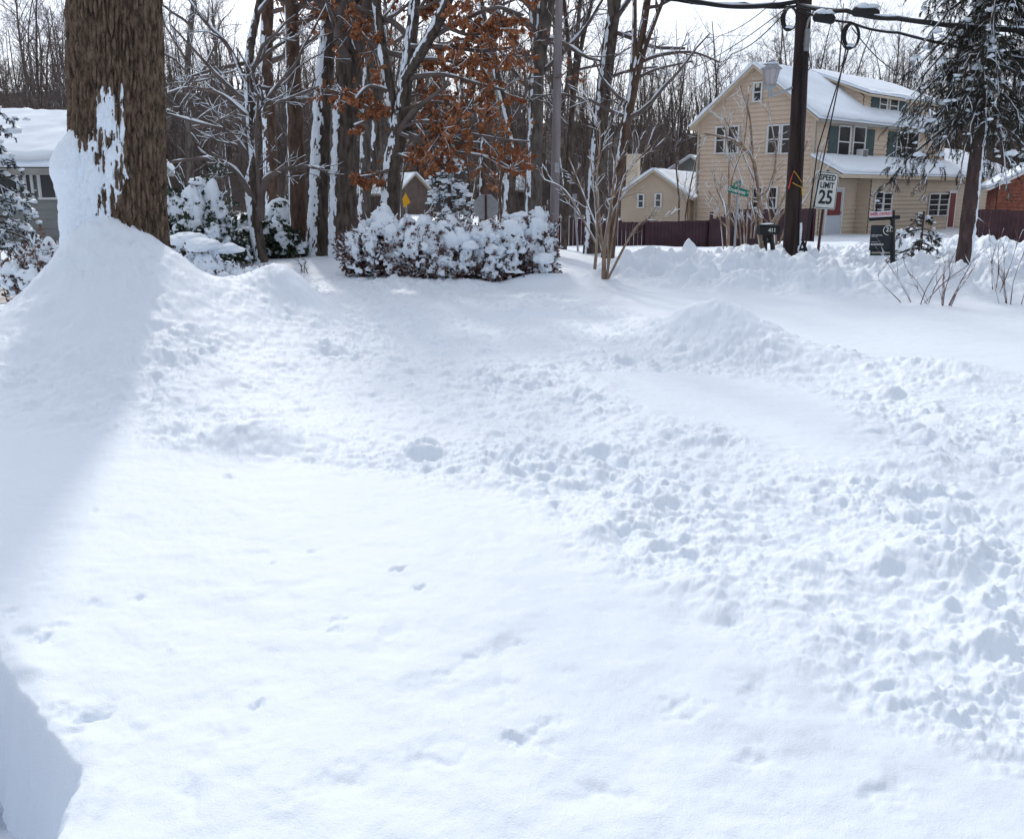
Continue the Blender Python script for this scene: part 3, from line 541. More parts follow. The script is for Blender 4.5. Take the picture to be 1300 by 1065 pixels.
# bare saplings by the kerb and in front of the beige house
SAP = [dict(c=6, t0=.2, t1=1, ang=(18, 42), lenf=(.18, .42), N=7, wand=.10, up=.05, rf=(.4, .6), minr=.0045), dict(c=5, t0=.2, t1=1, ang=(20, 50), lenf=(.35, .6), N=5, wand=.12, up=.04, rf=(.5, .7), minr=.003)]
def sapling(name, label, base, stems, seed, matn='twig_t', snow=1.0, thick=1.0, cat='sapling', spec=SAP, group=None):
    b = basept(*base); t = Tree(name, b, label, cat, group, (matn, matn), seed); L = []
    for st in stems:
        p, r = pxl(st, .72); p[0] = b + [t.rng.normal() * .04, t.rng.normal() * .04, 0] if np.hypot(*(p[0] - b)[:2]) < .15 else p[0]; L.append(resample(p - b, r, 12))
    t.limbs(L, spec, snow, thick); return t.done()
sapling('bare_sapling', 'tan many-stemmed bare sapling with snow on its twigs in front of the tall black trunk', (768, 342, 15.0), [
    [(770, 342, 15.0, 9), (768, 310, 15.0, 7), (776, 260, 15.0, 5), (782, 200, 15.0, 3)], [(770, 325, 15.0, 5), (800, 300, 14.9, 4), (815, 282, 14.8, 3), (835, 280, 14.7, 2)], [(768, 300, 15.0, 5), (758, 240, 14.9, 4), (762, 180, 14.8, 3), (760, 150, 14.8, 2)],
    [(755, 342, 14.9, 6), (758, 300, 14.9, 5), (755, 250, 14.8, 3), (748, 190, 14.7, 2)], [(757, 310, 14.9, 4), (735, 270, 14.8, 3), (715, 240, 14.7, 2), (690, 228, 14.7, 1.6)], [(758, 290, 14.9, 4), (738, 240, 14.8, 3), (722, 200, 14.7, 2)], [(770, 300, 15.0, 4), (788, 240, 14.9, 3), (800, 215, 14.9, 2), (826, 185, 14.9, 1.6)], [(764, 320, 15.0, 4), (775, 280, 15.0, 3), (800, 235, 15.0, 2)]], 31, thick=.95, snow=.85)
sapling('bare_sapling', 'bare crab-apple with a snowy arching branch against the beige gable wall', (968, 303, 22), [
    [(968, 303, 22, 8), (965, 268, 22, 7), (962, 240, 22, 6), (955, 200, 22, 5), (930, 178, 22, 4), (895, 170, 22, 3)], [(963, 250, 22, 5), (975, 240, 22, 4), (985, 200, 22, 3), (975, 130, 22, 2)], [(966, 285, 22, 5), (990, 262, 22, 4), (1010, 220, 22, 3), (1025, 180, 22, 2)],
    [(955, 200, 22, 4), (952, 150, 22, 3), (940, 110, 22, 2)], [(960, 235, 22, 4), (945, 200, 22, 3), (920, 150, 22, 2)], [(968, 290, 22, 4), (955, 262, 22, 3), (945, 240, 22, 2), (930, 190, 22, 2)]], 32)
sapling('bare_sapling', 'slender sapling rising at the left corner of the beige house', (925, 303, 21), [[(925, 303, 21, 7), (922, 270, 21, 5), (910, 240, 21, 3), (905, 215, 21, 2)], [(923, 275, 21, 4), (928, 235, 21, 3), (945, 180, 21, 2), (950, 120, 21, 1.6)], [(923, 285, 21, 3), (912, 262, 21, 2), (900, 245, 21, 1.6)], [(922, 268, 21, 3), (925, 200, 21, 2), (915, 140, 21, 1.6)]], 33)
sapling('bare_sapling', 'thin leaning sapling between mailbox and utility pole', (985, 305, 20.5), [[(983, 305, 20.5, 6), (985, 285, 20.5, 5), (1000, 260, 20.5, 3), (1005, 235, 20.5, 2)], [(983, 300, 20.5, 4), (975, 260, 20.5, 3), (985, 215, 20.5, 2)], [(984, 300, 20.5, 4), (1000, 285, 20.5, 3), (1030, 240, 20.5, 2), (1045, 185, 20.5, 1.6)]], 34)
sapling('bare_shrub', 'broom of upright bare stems behind the street-name sign', (945, 303, 23), [[(945 + i * 4, 303, 23, 3), (943 + i * 6, 270, 23, 2.4), (938 + i * 9, 235, 23, 1.8)] for i in range(-2, 4)], 35, snow=.5, cat='shrub')
sapling('bare_sapling', 'pair of thin stems against the cream annex', (862, 290, 40), [[(865, 290, 40, 4), (862, 255, 40, 3), (858, 200, 40, 2.5), (862, 140, 40, 2)], [(868, 290, 40, 3), (874, 250, 40, 2.5), (884, 200, 40, 2)]], 36, 'bark_b')
def twigs(label, cx, cy, Y, n, hpx, seed, matn='twig_r', spread=1.0, name='bare_shrub', snow=.3, wpx=None, group=None):
    b = basept(cx, cy, Y); t = Tree(name, b, label, 'shrub', group, (matn, matn), seed); r = t.rng; L = []
    hh = hpx * Y / F; ww = (wpx or hpx) * Y / F
    for i in range(n):
        a = r.uniform(0, 6.28); o = r.uniform(0, .5) * ww * .5; p0 = np.array([math.cos(a) * o, math.sin(a) * o * .7, -.05]); d = np.array([math.cos(a) * spread * r.uniform(.1, .7), math.sin(a) * spread * .5, 1]) * hh * r.uniform(.5, 1.0)
        L.append(resample([p0, p0 + d * .4 + r.normal(size=3) * .02, p0 + d * .75 + r.normal(size=3) * .04, p0 + d], np.array([.008, .007, .005, .003]) * Y / 13, 8))
    t.limbs(L, [dict(c=3, t0=.3, t1=1, ang=(20, 50), lenf=(.25, .5), N=4, wand=.12, up=.05, rf=(.5, .8), minr=.003 * Y / 13)], snow, .8); return t.done()
twigs('low reddish twigs poking from the snow below the real-estate sign', 1165, 380, 12.5, 6, 85, 41, spread=1.6, wpx=60)
twigs('reddish bare twigs in front of the spruce trunk', 1200, 378, 12.3, 9, 75, 42, spread=1.3, wpx=70)
twigs('tall thin bare stems at the right edge of the picture', 1285, 375, 12.2, 6, 115, 43, spread=.55, wpx=50)
twigs('two upright bare twigs right of the spruce trunk', 1262, 370, 12.8, 3, 90, 44, spread=.35, wpx=40)
twigs('small sprig of bare stems in the snow behind the low bushes', 390, 318, 16.5, 4, 26, 45, spread=.8)
twigs('tiny dry stems left of the hedge', 372, 335, 15, 5, 24, 46, spread=.9, wpx=40)
twigs('short dry stems on the snow slope near the crooked small tree', 342, 336, 15, 5, 20, 47, spread=.9, wpx=30)
# ---------------------------------------------------------------- bushes
def bush(name, label, boxes, seed, leafn, leafmat, leafsize, twn, snown, snow_s, twm='twig_r', cat='bush', group=None, wid=.4, droop=.1, big=(), flat=.6, top=.35):
    """boxes: (px, py_base, Y, half width m, half depth m, height m)"""
    c0 = basept(*boxes[0][:3]); t = Tree(name, c0, label, cat, group, (twm, twm), seed); r = t.rng
    for (px, py, Y, a, b_, h) in boxes:
        c = basept(px, py, Y) - c0; n = int(twn)
        ph = r.uniform(0, 6.28, n); el = np.arccos(r.uniform(0, 1, n)); sc = r.uniform(.75, 1.12, n)
        tip = np.stack([np.cos(ph) * np.sin(el) * a, np.sin(ph) * np.sin(el) * b_, np.cos(el) * h * .95 + .05], -1) * sc[:, None]; tip *= (1 + .30 * (vn3(tip * 2.4, seed) - .5) * 2)[:, None]
        root = np.stack([np.cos(ph), np.sin(ph), 0 * ph], -1) * np.array([a, b_, 0]) * .18 * r.random((n, 1)); f = np.linspace(0, 1, 7)[None, :, None]
        P = c + root[:, None] * (1 - f) + tip[:, None] * f + np.stack([0 * f[..., 0], 0 * f[..., 0], .22 * h * np.sin(f[..., 0] * 3.14) * .5], -1); P = P + r.normal(size=P.shape) * .02 * f
        R = np.linspace(.010, .004, 7)[None] * np.ones((n, 1)); t.br.tubes(P, R, 4)
        P2, R2 = spawn(P, R, r, 5, .35, 1, (20, 60), (.15, .32), 4, .15, .06, (.5, .8), .003); t.br.tubes(P2, R2, 3)
        snow_on(t.sn, P2, R2, r, 4, .85, 2.2, tmin=.009); snow_on(t.sn, P, R, r, 4, .7, 1.5, tmin=.008)
        leafn = int(leafn * 1.5); i = r.integers(0, len(P2), leafn); e = P2[i, -1] + (P2[i, 1] - P2[i, -1]) * r.random((leafn, 1)) + r.normal(size=(leafn, 3)) * .015
        leaves(t.lf, e, r, leafsize, droop, wid, norm(e - c) * .8)
        # pads of snow on the outer shell, thickest on top
        # joined sheets of snow sagging over the crown, with ragged holes
        G1, G2 = 150, 64; PH, EL = np.meshgrid(np.linspace(0, 2 * np.pi, G1), np.linspace(0.01, 1.42, G2), indexing='ij')
        qq = np.stack([np.cos(PH) * np.sin(EL) * a, np.sin(PH) * np.sin(EL) * b_, np.cos(EL) * h * .97 + .05], -1); qq = qq * (1 + .30 * (vn3(qq * 2.4, seed) - .5) * 2)[..., None]
        mk = .55 * vn3(qq * 4.5 + 3, seed + 8) + .45 * vn3(qq * 11 + 3, seed + 9) + .22 * vn3(qq * 26, seed + 10) + .30 * (np.cos(EL) - .45) - (.70 if leafmat == 'leaf_b' else .64) + (.045 if snow_s > .09 else 0)
        W_ = c + qq * (.90 + .30 * np.sqrt(np.clip(mk, 0, .2)) - .3 * np.clip(-mk, 0, .2))[..., None]
        ii = np.arange(G1 * G2).reshape(G1, G2); qf = np.stack([ii[:-1, :-1], ii[:-1, 1:], ii[1:, 1:], ii[1:, :-1]], -1).reshape(-1, 4); t.sn.add(W_.reshape(-1, 3), qf[mk.ravel()[qf].max(1) > -.02])
        n = int(snown * .34); ph = r.uniform(0, 6.28, n); el = np.arccos(r.uniform(.05, 1, n)) ; q_ = np.stack([np.cos(ph) * np.sin(el) * a, np.sin(ph) * np.sin(el) * b_, np.cos(el) * h * .97 + .05], -1)
        q_ *= (1 + .30 * (vn3(q_ * 2.4, seed) - .5) * 2)[:, None]
        dens = vn3(q_ * 2.6 + 5, seed + 3); keep = dens + top * (np.cos(el) - .3) > r.uniform(.32, .68, n); q_ = q_[keep]; el = el[keep]
        s_ = r.uniform(.25, 1, len(q_)) ** 2.2 * snow_s * (.7 + .6 * np.cos(el)); S = np.stack([s_ * 1.1, s_ * 1.0, s_ * .95], -1) * r.uniform(.7, 1.35, (len(q_), 3))
        blobs(t.sn, c + q_ * r.uniform(.88, 1.02, (len(q_), 1)), S, r, .75, 1.5, .9)
    for (px, py, Y, a, b_, h) in big:
        if name != 'evergreen_bush' and r.random() < .45: continue
        a *= .8; b_ *= .8; py += 6; h *= .8
        blobs(t.sn, [P3(px, py, Y) - c0], [[a * .95, b_ * .95, h * .9]], r, .30, 1.3, .5, 4)
    return t.done(leafmat)
HL = [(.75, .6, .92)]
bush('azalea_bush', 'left half of the long snow-laden hedge, rounded with dark brown leaves', [(490, 340, 16, 0.784, 0.65, 1.176), (540, 344, 15.6, 0.735, 0.6, 1.12), (462, 335, 16.3, 0.49, 0.5, 0.96)], 61, 2600, 'leaf_b', (.035, .065), 170, 480, .085, big=[(500, 283, 15.7, 0.2156, 0.2, 0.105), (480, 296, 15.7, 0.1764, 0.15, 0.0945), (475, 322, 15.5, 0.147, 0.12, 0.0735)])
bush('azalea_bush', 'middle bush of the hedge under a broad cap of snow', [(588, 345, 15.6, 0.6076, 0.6, 1.176), (562, 345, 15.5, 0.49, 0.5, 0.9)], 62, 2400, 'leaf_b', (.035, .065), 160, 420, .085, big=[(565, 280, 15.4, 0.2156, 0.2, 0.1155), (578, 300, 15.2, 0.2548, 0.25, 0.168), (598, 308, 15.1, 0.245, 0.2, 0.1365), (560, 310, 15.1, 0.196, 0.2, 0.1365)])
bush('azalea_bush', 'right bush of the hedge, tallest and whitest, next to the grey pole', [(650, 340, 15.8, 0.735, 0.6, 1.10), (682, 338, 16, 0.441, 0.5, 1.2), (625, 343, 15.6, 0.441, 0.5, 0.96)], 63, 2400, 'leaf_b', (.035, .065), 160, 620, .095, big=[(640, 300, 15.3, 0.1666, 0.15, 0.1365), (690, 300, 15.4, 0.196, 0.2, 0.168), (665, 325, 15.2, 0.196, 0.18, 0.1575), (690, 325, 15.2, 0.2352, 0.2, 0.168), (660, 268, 15.8, 0.196, 0.2, 0.0945), (645, 285, 15.6, 0.1372, 0.12, 0.105)])
bush('low_bush', 'low bush buried under snow at the right foot of the big oak heap', [(268, 345, 11.8, .60, .5, .70), (300, 348, 11.6, .30, .3, .45)], 64, 1100, 'leaf_b', (.03, .055), 300, 60, .08, big=[(258, 308, 11.7, .34, .30, .15), (288, 318, 11.6, .18, .2, .10), (236, 300, 12, .36, .3, .16)], twm='twig_r')
bush('low_bush', 'small round bush wrapped in a lump of snow in front of the reddish one', [(298, 352, 11.2, .22, .22, .22)], 65, 60, 'leaf_b', (.03, .05), 40, 20, .05, big=[(298, 338, 11.2, .24, .22, .20)])
bush('low_bush', 'reddish twiggy bush half under snow left of the open snow slope', [(310, 345, 11.9, .38, .35, .42)], 66, 300, 'leaf_b', (.03, .045), 150, 20, .05, big=[(292, 312, 12.2, .25, .25, .12)], twm='twig_r')
bush('low_bush', 'farther brushy bush with pinkish twigs behind the low bushes', [(336, 325, 14.5, .42, .4, .38)], 67, 200, 'leaf_b', (.03, .045), 170, 14, .05, twm='twig_r')
bush('leafy_bush', 'leafy pale brown bush at the left foot of the snow heap beside the drive', [(46, 352, 12.2, .42, .4, .95), (66, 345, 12.4, .34, .3, 1.0)], 68, 1000, 'leaf_b', (.04, .07), 120, 90, .06, twm='twig_t')
bush('evergreen_bush', 'tall evergreen bush heaped with snow right of the big oak', [(255, 296, 17.5, .70, .6, 1.75), (228, 298, 17.8, .6, .6, 1.5)], 69, 4200, 'leaf_g', (.06, .11), 200, 420, .10, twm='twig', big=[(250, 226, 17.3, .2, .2, .13)])
bush('evergreen_bush', 'rounded evergreen behind the crooked small tree', [(285, 298, 17.8, .5, .5, 1.1), (300, 298, 18.8, .4, .4, .8)], 70, 2200, 'leaf_g', (.06, .11), 120, 220, .09, twm='twig')
bush('evergreen_hedge', 'low dark green broad-leaved hedge topped with snow below the tree trunks', [(310, 300, 19.5, .7, .4, .72), (350, 300, 19.5, .7, .4, .68), (275, 298, 19.5, .5, .4, .72)], 71, 2200, 'leaf_g', (.08, .14), 90, 200, .10, twm='twig', cat='hedge')
bush('evergreen_bush', 'small dark evergreen between the brown trunk and the crooked small tree', [(358, 298, 21.5, .5, .4, 1.3)], 72, 1600, 'leaf_g', (.06, .10), 120, 140, .08, twm='twig')
# ---------------------------------------------------------------- spruces
def spruce(label, px, py, Y, h, z0, rbase, rad, seed, nm='needle', nb=70, hang=1.0, sn=.5, dens=1.0, name='spruce_tree', group=None, drp=.35, side=None, nlen=(.02, .035), lean=0.0, pads=None, thin=1.0, curve=1.0, needles=True, pw=.8):
    b = basept(px, py, Y); t = Tree(name, b, label, 'spruce', group, ('bark_s', 'bark_d'), seed); r = t.rng
    pts = np.array([[0, 0, 0], [lean * .3, 0, h * .3], [lean * .7, 0, h * .7], [lean, 0, h]]); ra = np.array([rad, rad * .8, rad * .45, .02]); bark_trunk(t.tr, pts, ra, 12, .08, .09, seed)
    plaster(t.sn, pts[:2], ra[:2], math.radians(-25), .7, r, .06, .6)
    zz = z0 + (h * .98 - z0) * (np.arange(nb) + r.random(nb)) / nb; az = np.arange(nb) * 2.4 + r.normal(size=nb) * .3
    f = (zz - z0) / (h - z0); L = rbase * (1 - f) ** pw * r.uniform(.75, 1.1, nb) + .15
    if side is not None: L *= 1 + side * np.cos(az - math.pi)
    u = np.linspace(0, 1, 10)[None]; out_ = L[:, None] * (u - .12 * u ** 2); dz = L[:, None] * (-drp * curve * u ** 1.3 + .10 * np.sin(u * 3) + .10 * np.maximum(u - .7, 0))
    cx = np.interp(zz, pts[:, 2], pts[:, 0])[:, None]
    P = np.stack([cx + out_ * np.cos(az)[:, None], out_ * np.sin(az)[:, None], zz[:, None] + dz], -1) + r.normal(size=(nb, 10, 3)) * .02 * u[..., None]
    R = (.010 + .016 * L[:, None]) * (1 - .8 * u); t.br.tubes(P, R, 5); snow_on(t.sn, P, R, r, 5, 1, 1.0 * thin, seed=seed)
    P2, R2 = spawn(P, R, r, 16 * dens, .12, 1, (35, 65), (.16, .30), 6, .08, -.16 * hang, (.35, .5), .005); t.br.tubes(P2, R2, 3); snow_on(t.sn, P2, R2, r, 4, sn, 1.3 * thin, tmin=.010, seed=seed + 1)
    P3_, R3 = spawn(P2, R2, r, 5, .15, 1, (20, 50), (.35, .6), 4, .08, -.20 * hang, (.5, .7), .0035)
    snow_on(t.sn, P3_, R3, r, 4, sn * .5, 1.2 * thin, tmin=.010, seed=seed + 2)
    t.br.tubes(P3_, R3, 3)
    for Q, c in ((P2, 34), (P3_, 22)):
        n = int(len(Q) * c * dens); i = r.integers(0, len(Q), n); a = r.random(n) * (Q.shape[1] - 1.01); j = a.astype(int); a = (a - j)[:, None]
        p = Q[i, j] * (1 - a) + Q[i, j + 1] * a; d = norm(Q[i, j + 1] - Q[i, j]) * .9 + norm(r.normal(size=p.shape)) * .8
        d = norm(d) * r.uniform(*nlen, n)[:, None]; s_ = norm(np.cross(d, r.normal(size=p.shape))) * .0032 * Y / 14
        v = np.stack([p - s_, p + s_, p + d], 1).reshape(-1, 3); t.lf.add(v, None, np.arange(3 * n).reshape(-1, 3))
    # snow pads riding on the sprays
    n = int(pads or nb * 3); i = r.integers(0, len(P), n); j = r.integers(4, 10, n); c = P[i, j] + r.normal(size=(n, 3)) * np.array([.10, .10, .03]); s_ = r.uniform(.2, 1, n) ** 2.2 * .12 * thin
    blobs(t.sn, c + [0, 0, .02], np.stack([s_ * 1.3, s_ * 1.1, s_ * .75], -1), r, .6, 2.0, .6)
    i = r.integers(0, len(P2), n * 2); c = P2[i, 2] + [0, 0, .01]; s_ = r.uniform(.3, 1, n * 2) ** 1.4 * .065 * thin; blobs(t.sn, c, np.stack([s_ * 1.3, s_ * 1.1, s_ * .75], -1), r, .6, 2.0, .6)
    return t.done(nm, 'needles')
spruce('tall drooping spruce with reddish brown trunk and snow-dusted sprays at the right', 1222, 338, 14.6, 8.6, 2.45, 1.42, .125, 81, nb=126, drp=.80, dens=1.25, side=.0, lean=.02, pads=460, sn=.36, nlen=(.024, .045), hang=1.3, thin=.72, pw=.42)
spruce('blue-green spruce loaded with snow at the left edge before the grey-sided house', -10, 296, 16.0, 4.7, .3, 1.0, .10, 82, nm='needle_b', nb=64, drp=.45, sn=.5, thin=.9, pads=260, lean=0)
spruce('small snowy spruce behind the middle of the hedge', 571, 275, 27, 3.4, .2, 1.15, .09, 83, nm='needle_b', nb=50, dens=.6, sn=.6, pads=220, nlen=(.03, .05))
# sweeping branch of a young evergreen under the tall spruce
spruce('small snow-covered evergreen drooping beside the real-estate sign', 1168, 318, 16.2, 1.0, .05, .80, .04, 84, nb=15, dens=.8, drp=.55, sn=.5, thin=.6, pads=45, side=.3)
# ---------------------------------------------------------------- materials for built things
M['siding'] = mat('beige_siding', (0.57, 0.45, 0.35), 0.6, col2=(0.62, 0.50, 0.395), vscale=1.2)
M['siding2'] = mat('cream_siding', (0.54, 0.445, 0.345), 0.6, col2=(0.60, 0.505, 0.40), vscale=1.2)
M['siding_g'] = mat('grey_green_siding', (0.21, 0.225, 0.21), 0.6, col2=(0.25, 0.26, 0.25), vscale=1.2)
M['trim'] = mat('white_trim', (0.62, 0.62, 0.62), 0.5, col2=(0.70, 0.70, 0.69), vscale=3)
M['trim_t'] = mat('tan_trim', (0.48, 0.39, 0.29), 0.55, col2=(0.55, 0.46, 0.35), vscale=3)
M['gutter'] = mat('dull_gutter', (0.24, 0.23, 0.21), 0.5, col2=(0.30, 0.29, 0.27), vscale=3)
M['shutter'] = mat('teal_grey_shutter', (0.055, 0.085, 0.085), 0.6, col2=(0.075, 0.11, 0.11), vscale=5)
M['fence'] = mat('maroon_fence', (0.045, 0.021, 0.027), 0.7, col2=(0.068, 0.032, 0.039), vscale=2.5)
M['brick'] = mat('red_brick', (0.22, 0.075, 0.05), 0.85, 0.4, 18, col2=(0.33, 0.13, 0.09), vscale=8)
M['green'] = mat('street_sign_green', (0.0, 0.16, 0.11), 0.4)
M['white'] = mat('sign_white', (0.62, 0.64, 0.60), 0.4, col2=(0.56, 0.58, 0.55), vscale=6)
M['black'] = mat('sign_black', (0.012, 0.013, 0.014), 0.45)
M['navy'] = mat('dark_board', (0.014, 0.020, 0.026), 0.4, col2=(0.02, 0.028, 0.034), vscale=4)
M['red'] = mat('sign_red', (0.55, 0.02, 0.06), 0.4)
M['pink'] = mat('rider_white', (0.72, 0.66, 0.70), 0.4)
M['metal'] = mat('galvanised_metal', (0.30, 0.31, 0.32), 0.45, metal=0.6, col2=(0.38, 0.39, 0.40), vscale=8)
M['cream'] = mat('sign_letter', (0.72, 0.72, 0.66), 0.4)
M['yellow'] = mat('road_sign_yellow', (0.75, 0.38, 0.01), 0.4)
M['lampgrey'] = mat('lamp_grey', (0.33, 0.35, 0.38), 0.4, col2=(0.40, 0.42, 0.44), vscale=8)
M['lampglass'] = mat('frosted_lamp_glass', (0.50, 0.46, 0.47), 0.25)
M['rubber'] = mat('black_cable', (0.02, 0.02, 0.022), 0.55)
M['pole'] = mat('creosoted_pole', (0.020, 0.012, 0.011), 0.8, 0.6, 26, col2=(0.050, 0.032, 0.030), vscale=10, stretch=(1, 1, 0.12), bdist=.012)
M['pole_g'] = mat('weathered_grey_pole', (0.20, 0.175, 0.18), 0.85, 0.5, 26, col2=(0.29, 0.26, 0.27), vscale=8, stretch=(1, 1, 0.12), bdist=.012)
M['rust'] = mat('brown_post', (0.055, 0.025, 0.024), 0.6, col2=(0.085, 0.04, 0.035), vscale=8)
M['ribbon_r'] = mat('red_ribbon', (0.65, 0.08, 0.04), 0.6); M['ribbon_y'] = mat('yellow_ribbon', (0.70, 0.42, 0.03), 0.6)
M['door_w'] = mat('pale_door', (0.50, 0.55, 0.60), 0.4)
M['road'] = mat('slushy_drive', (0.42, 0.36, 0.32), 0.8, .6, 12, col2=(0.80, 0.82, 0.85), vscale=1.7, bdist=.03, stretch=(.35, 1.6, 1))
M['brownhouse'] = mat('brown_house_siding', (0.15, 0.115, 0.10), 0.75, col2=(0.20, 0.155, 0.135), vscale=2)
M['curtain'] = mat('window_blind', (0.55, 0.50, 0.40), 0.7); M['curtain_r'] = mat('dark_red_curtain', (0.18, 0.05, 0.045), 0.8)
def glass(name='window_glass', col=(0.02, 0.024, 0.028)):
    m = mat(name, col, 0.06, spec=0.5); return m
M['glass'] = glass(); M['glass2'] = glass('dull_window_glass', (0.07, 0.065, 0.06))
def snow_slab(mb, pts, t, M_=None, sub=(14, 10), edge=.10, seed=0, amp=.03, over=.0):
    """a thick soft-edged layer of snow over a quad (4 corners, ccw seen from above)"""
    p = np.asarray(pts, float); a, b_ = sub; u = np.linspace(0, 1, a + 1); v = np.linspace(0, 1, b_ + 1); U, V = np.meshgrid(u, v, indexing='ij')
    Q = (p[0] * ((1 - U) * (1 - V))[..., None] + p[1] * (U * (1 - V))[..., None] + p[2] * (U * V)[..., None] + p[3] * ((1 - U) * V)[..., None])
    n = norm(np.cross(p[1] - p[0], p[3] - p[0])); n = n if n[2] > 0 else -n
    lu = np.linalg.norm(p[1] - p[0]); lv = np.linalg.norm(p[3] - p[0])
    d = np.minimum(np.minimum(U, 1 - U) * lu, np.minimum(V, 1 - V) * lv); prof = np.sqrt(np.clip(1 - (1 - np.clip(d / edge, 0, 1)) ** 2, 0, 1))
    h = t * (0.55 + .45 * prof) + amp * 2 * (vn3(Q * 1.3 + seed * 7.7, 77) - .5) + amp * (vn3(Q * 4 + seed * 7.7, 78) - .5)
    top = Q + n * h[..., None]; N = (a + 1) * (b_ + 1); idx = np.arange(N).reshape(a + 1, b_ + 1)
    q = np.stack([idx[:-1, :-1], idx[1:, :-1], idx[1:, 1:], idx[:-1, 1:]], -1).reshape(-1, 4)
    bot = Q + n * .004; loop = [idx[i, 0] for i in range(a + 1)] + [idx[a, j] for j in range(1, b_ + 1)] + [idx[i, b_] for i in range(a - 1, -1, -1)] + [idx[0, j] for j in range(b_ - 1, 0, -1)]
    sq = [[loop[i], loop[(i + 1) % len(loop)], N + loop[(i + 1) % len(loop)], N + loop[i]] for i in range(len(loop))]
    mb.add(np.vstack([top.reshape(-1, 3), bot.reshape(-1, 3)]), np.vstack([q, q[:, ::-1] + N, sq]))
def lap_wall(mb, O, U, N, prof, z0, z1, ex=.21, proud=.060):
    """lapped siding: O origin, U unit along, N unit outwards, prof(z)->(u0,u1)"""
    O, U, N = map(lambda a: np.asarray(a, float), (O, U, N)); Zu = np.array([0, 0, 1.]); z = z0
    while z < z1 - 1e-4:
        zt = min(z + ex, z1); a0, a1 = prof(z); b0, b1 = prof(zt - 1e-4)
        if a1 > a0 and b1 >= b0:
            f = [O + U * a0 + Zu * z + N * proud, O + U * a1 + Zu * z + N * proud, O + U * b1 + Zu * zt + N * .004, O + U * b0 + Zu * zt + N * .004]
            g_ = [O + U * a0 + Zu * z, O + U * a1 + Zu * z]
            mb.add(np.array(f + g_), [[0, 1, 2, 3], [4, 5, 1, 0]])
        z = zt
def prism_wall(mb, prof_pts, N, th):
    mb.poly_prism(prof_pts, np.asarray(N, float) * th)
def cast(px, py, e_loc, rz, axis, val):
    """local coordinates where the view through a pixel meets the local plane axis=val"""
    r = ray(px, py); c, s = math.cos(-rz), math.sin(-rz); o = np.array([0, 0, CAMH]) - np.asarray(e_loc, float)
    o = np.array([o[0] * c - o[1] * s, o[0] * s + o[1] * c, o[2]]); d = np.array([r[0] * c - r[1] * s, r[0] * s + r[1] * c, r[2]])
    t = (val - o[axis]) / d[axis]; return o + d * t
def window(parent, plane, u0, z0, u1, z1, at, out, sashes=2, glassm='glass', w=.06, muntin=0, trimm='trim'):
    """plane 'y' (front, outward -y) or 'x' (gable, outward -x)"""
    u0, u1 = min(u0, u1), max(u0, u1); z0, z1 = min(z0, z1), max(z0, z1)
    at = at + out * .030
    def bx(mb, a0, b0, a1, b1, d0, d1):
        if plane == 'y': mb.box((a0, at + out * d0, b0), (a1, at + out * d1, b1))
        else: mb.box((at + out * d0, a0, b0), (at + out * d1, a1, b1))
    fr = MB(); n = .026
    bx(fr, u0 - w, z1, u1 + w, z1 + w * 1.2, n, .09); bx(fr, u0 - w * 1.3, z0 - w, u1 + w * 1.3, z0, n, .12)
    bx(fr, u0 - w, z0, u0, z1, n, .085); bx(fr, u1, z0, u1 + w, z1, n, .085)
    zm = (z0 + z1) / 2; s = .028
    if sashes == 2:
        bx(fr, u0, zm - .025, u1, zm + .025, n, .075)
    for i in range(muntin):
        zz = z0 + (z1 - z0) * (i + 1) / (muntin + 1)
        if abs(zz - zm) > .05: bx(fr, u0, zz - .012, u1, zz + .012, n, .062)
    bx(fr, u0, z0, u0 + s, z1, n, .068); bx(fr, u1 - s, z0, u1, z1, n, .068)
    f = fr.build('window', M[trimm], parent, False)
    p = MB(); bx(p, u0 + s, z0, u1 - s, zm - .026 if sashes == 2 else z1, n, .045); 
    if sashes == 2: bx(p, u0 + s, zm + .026, u1 - s, z1, n, .055)
    p.build('pane', M[glassm], f, False); return f
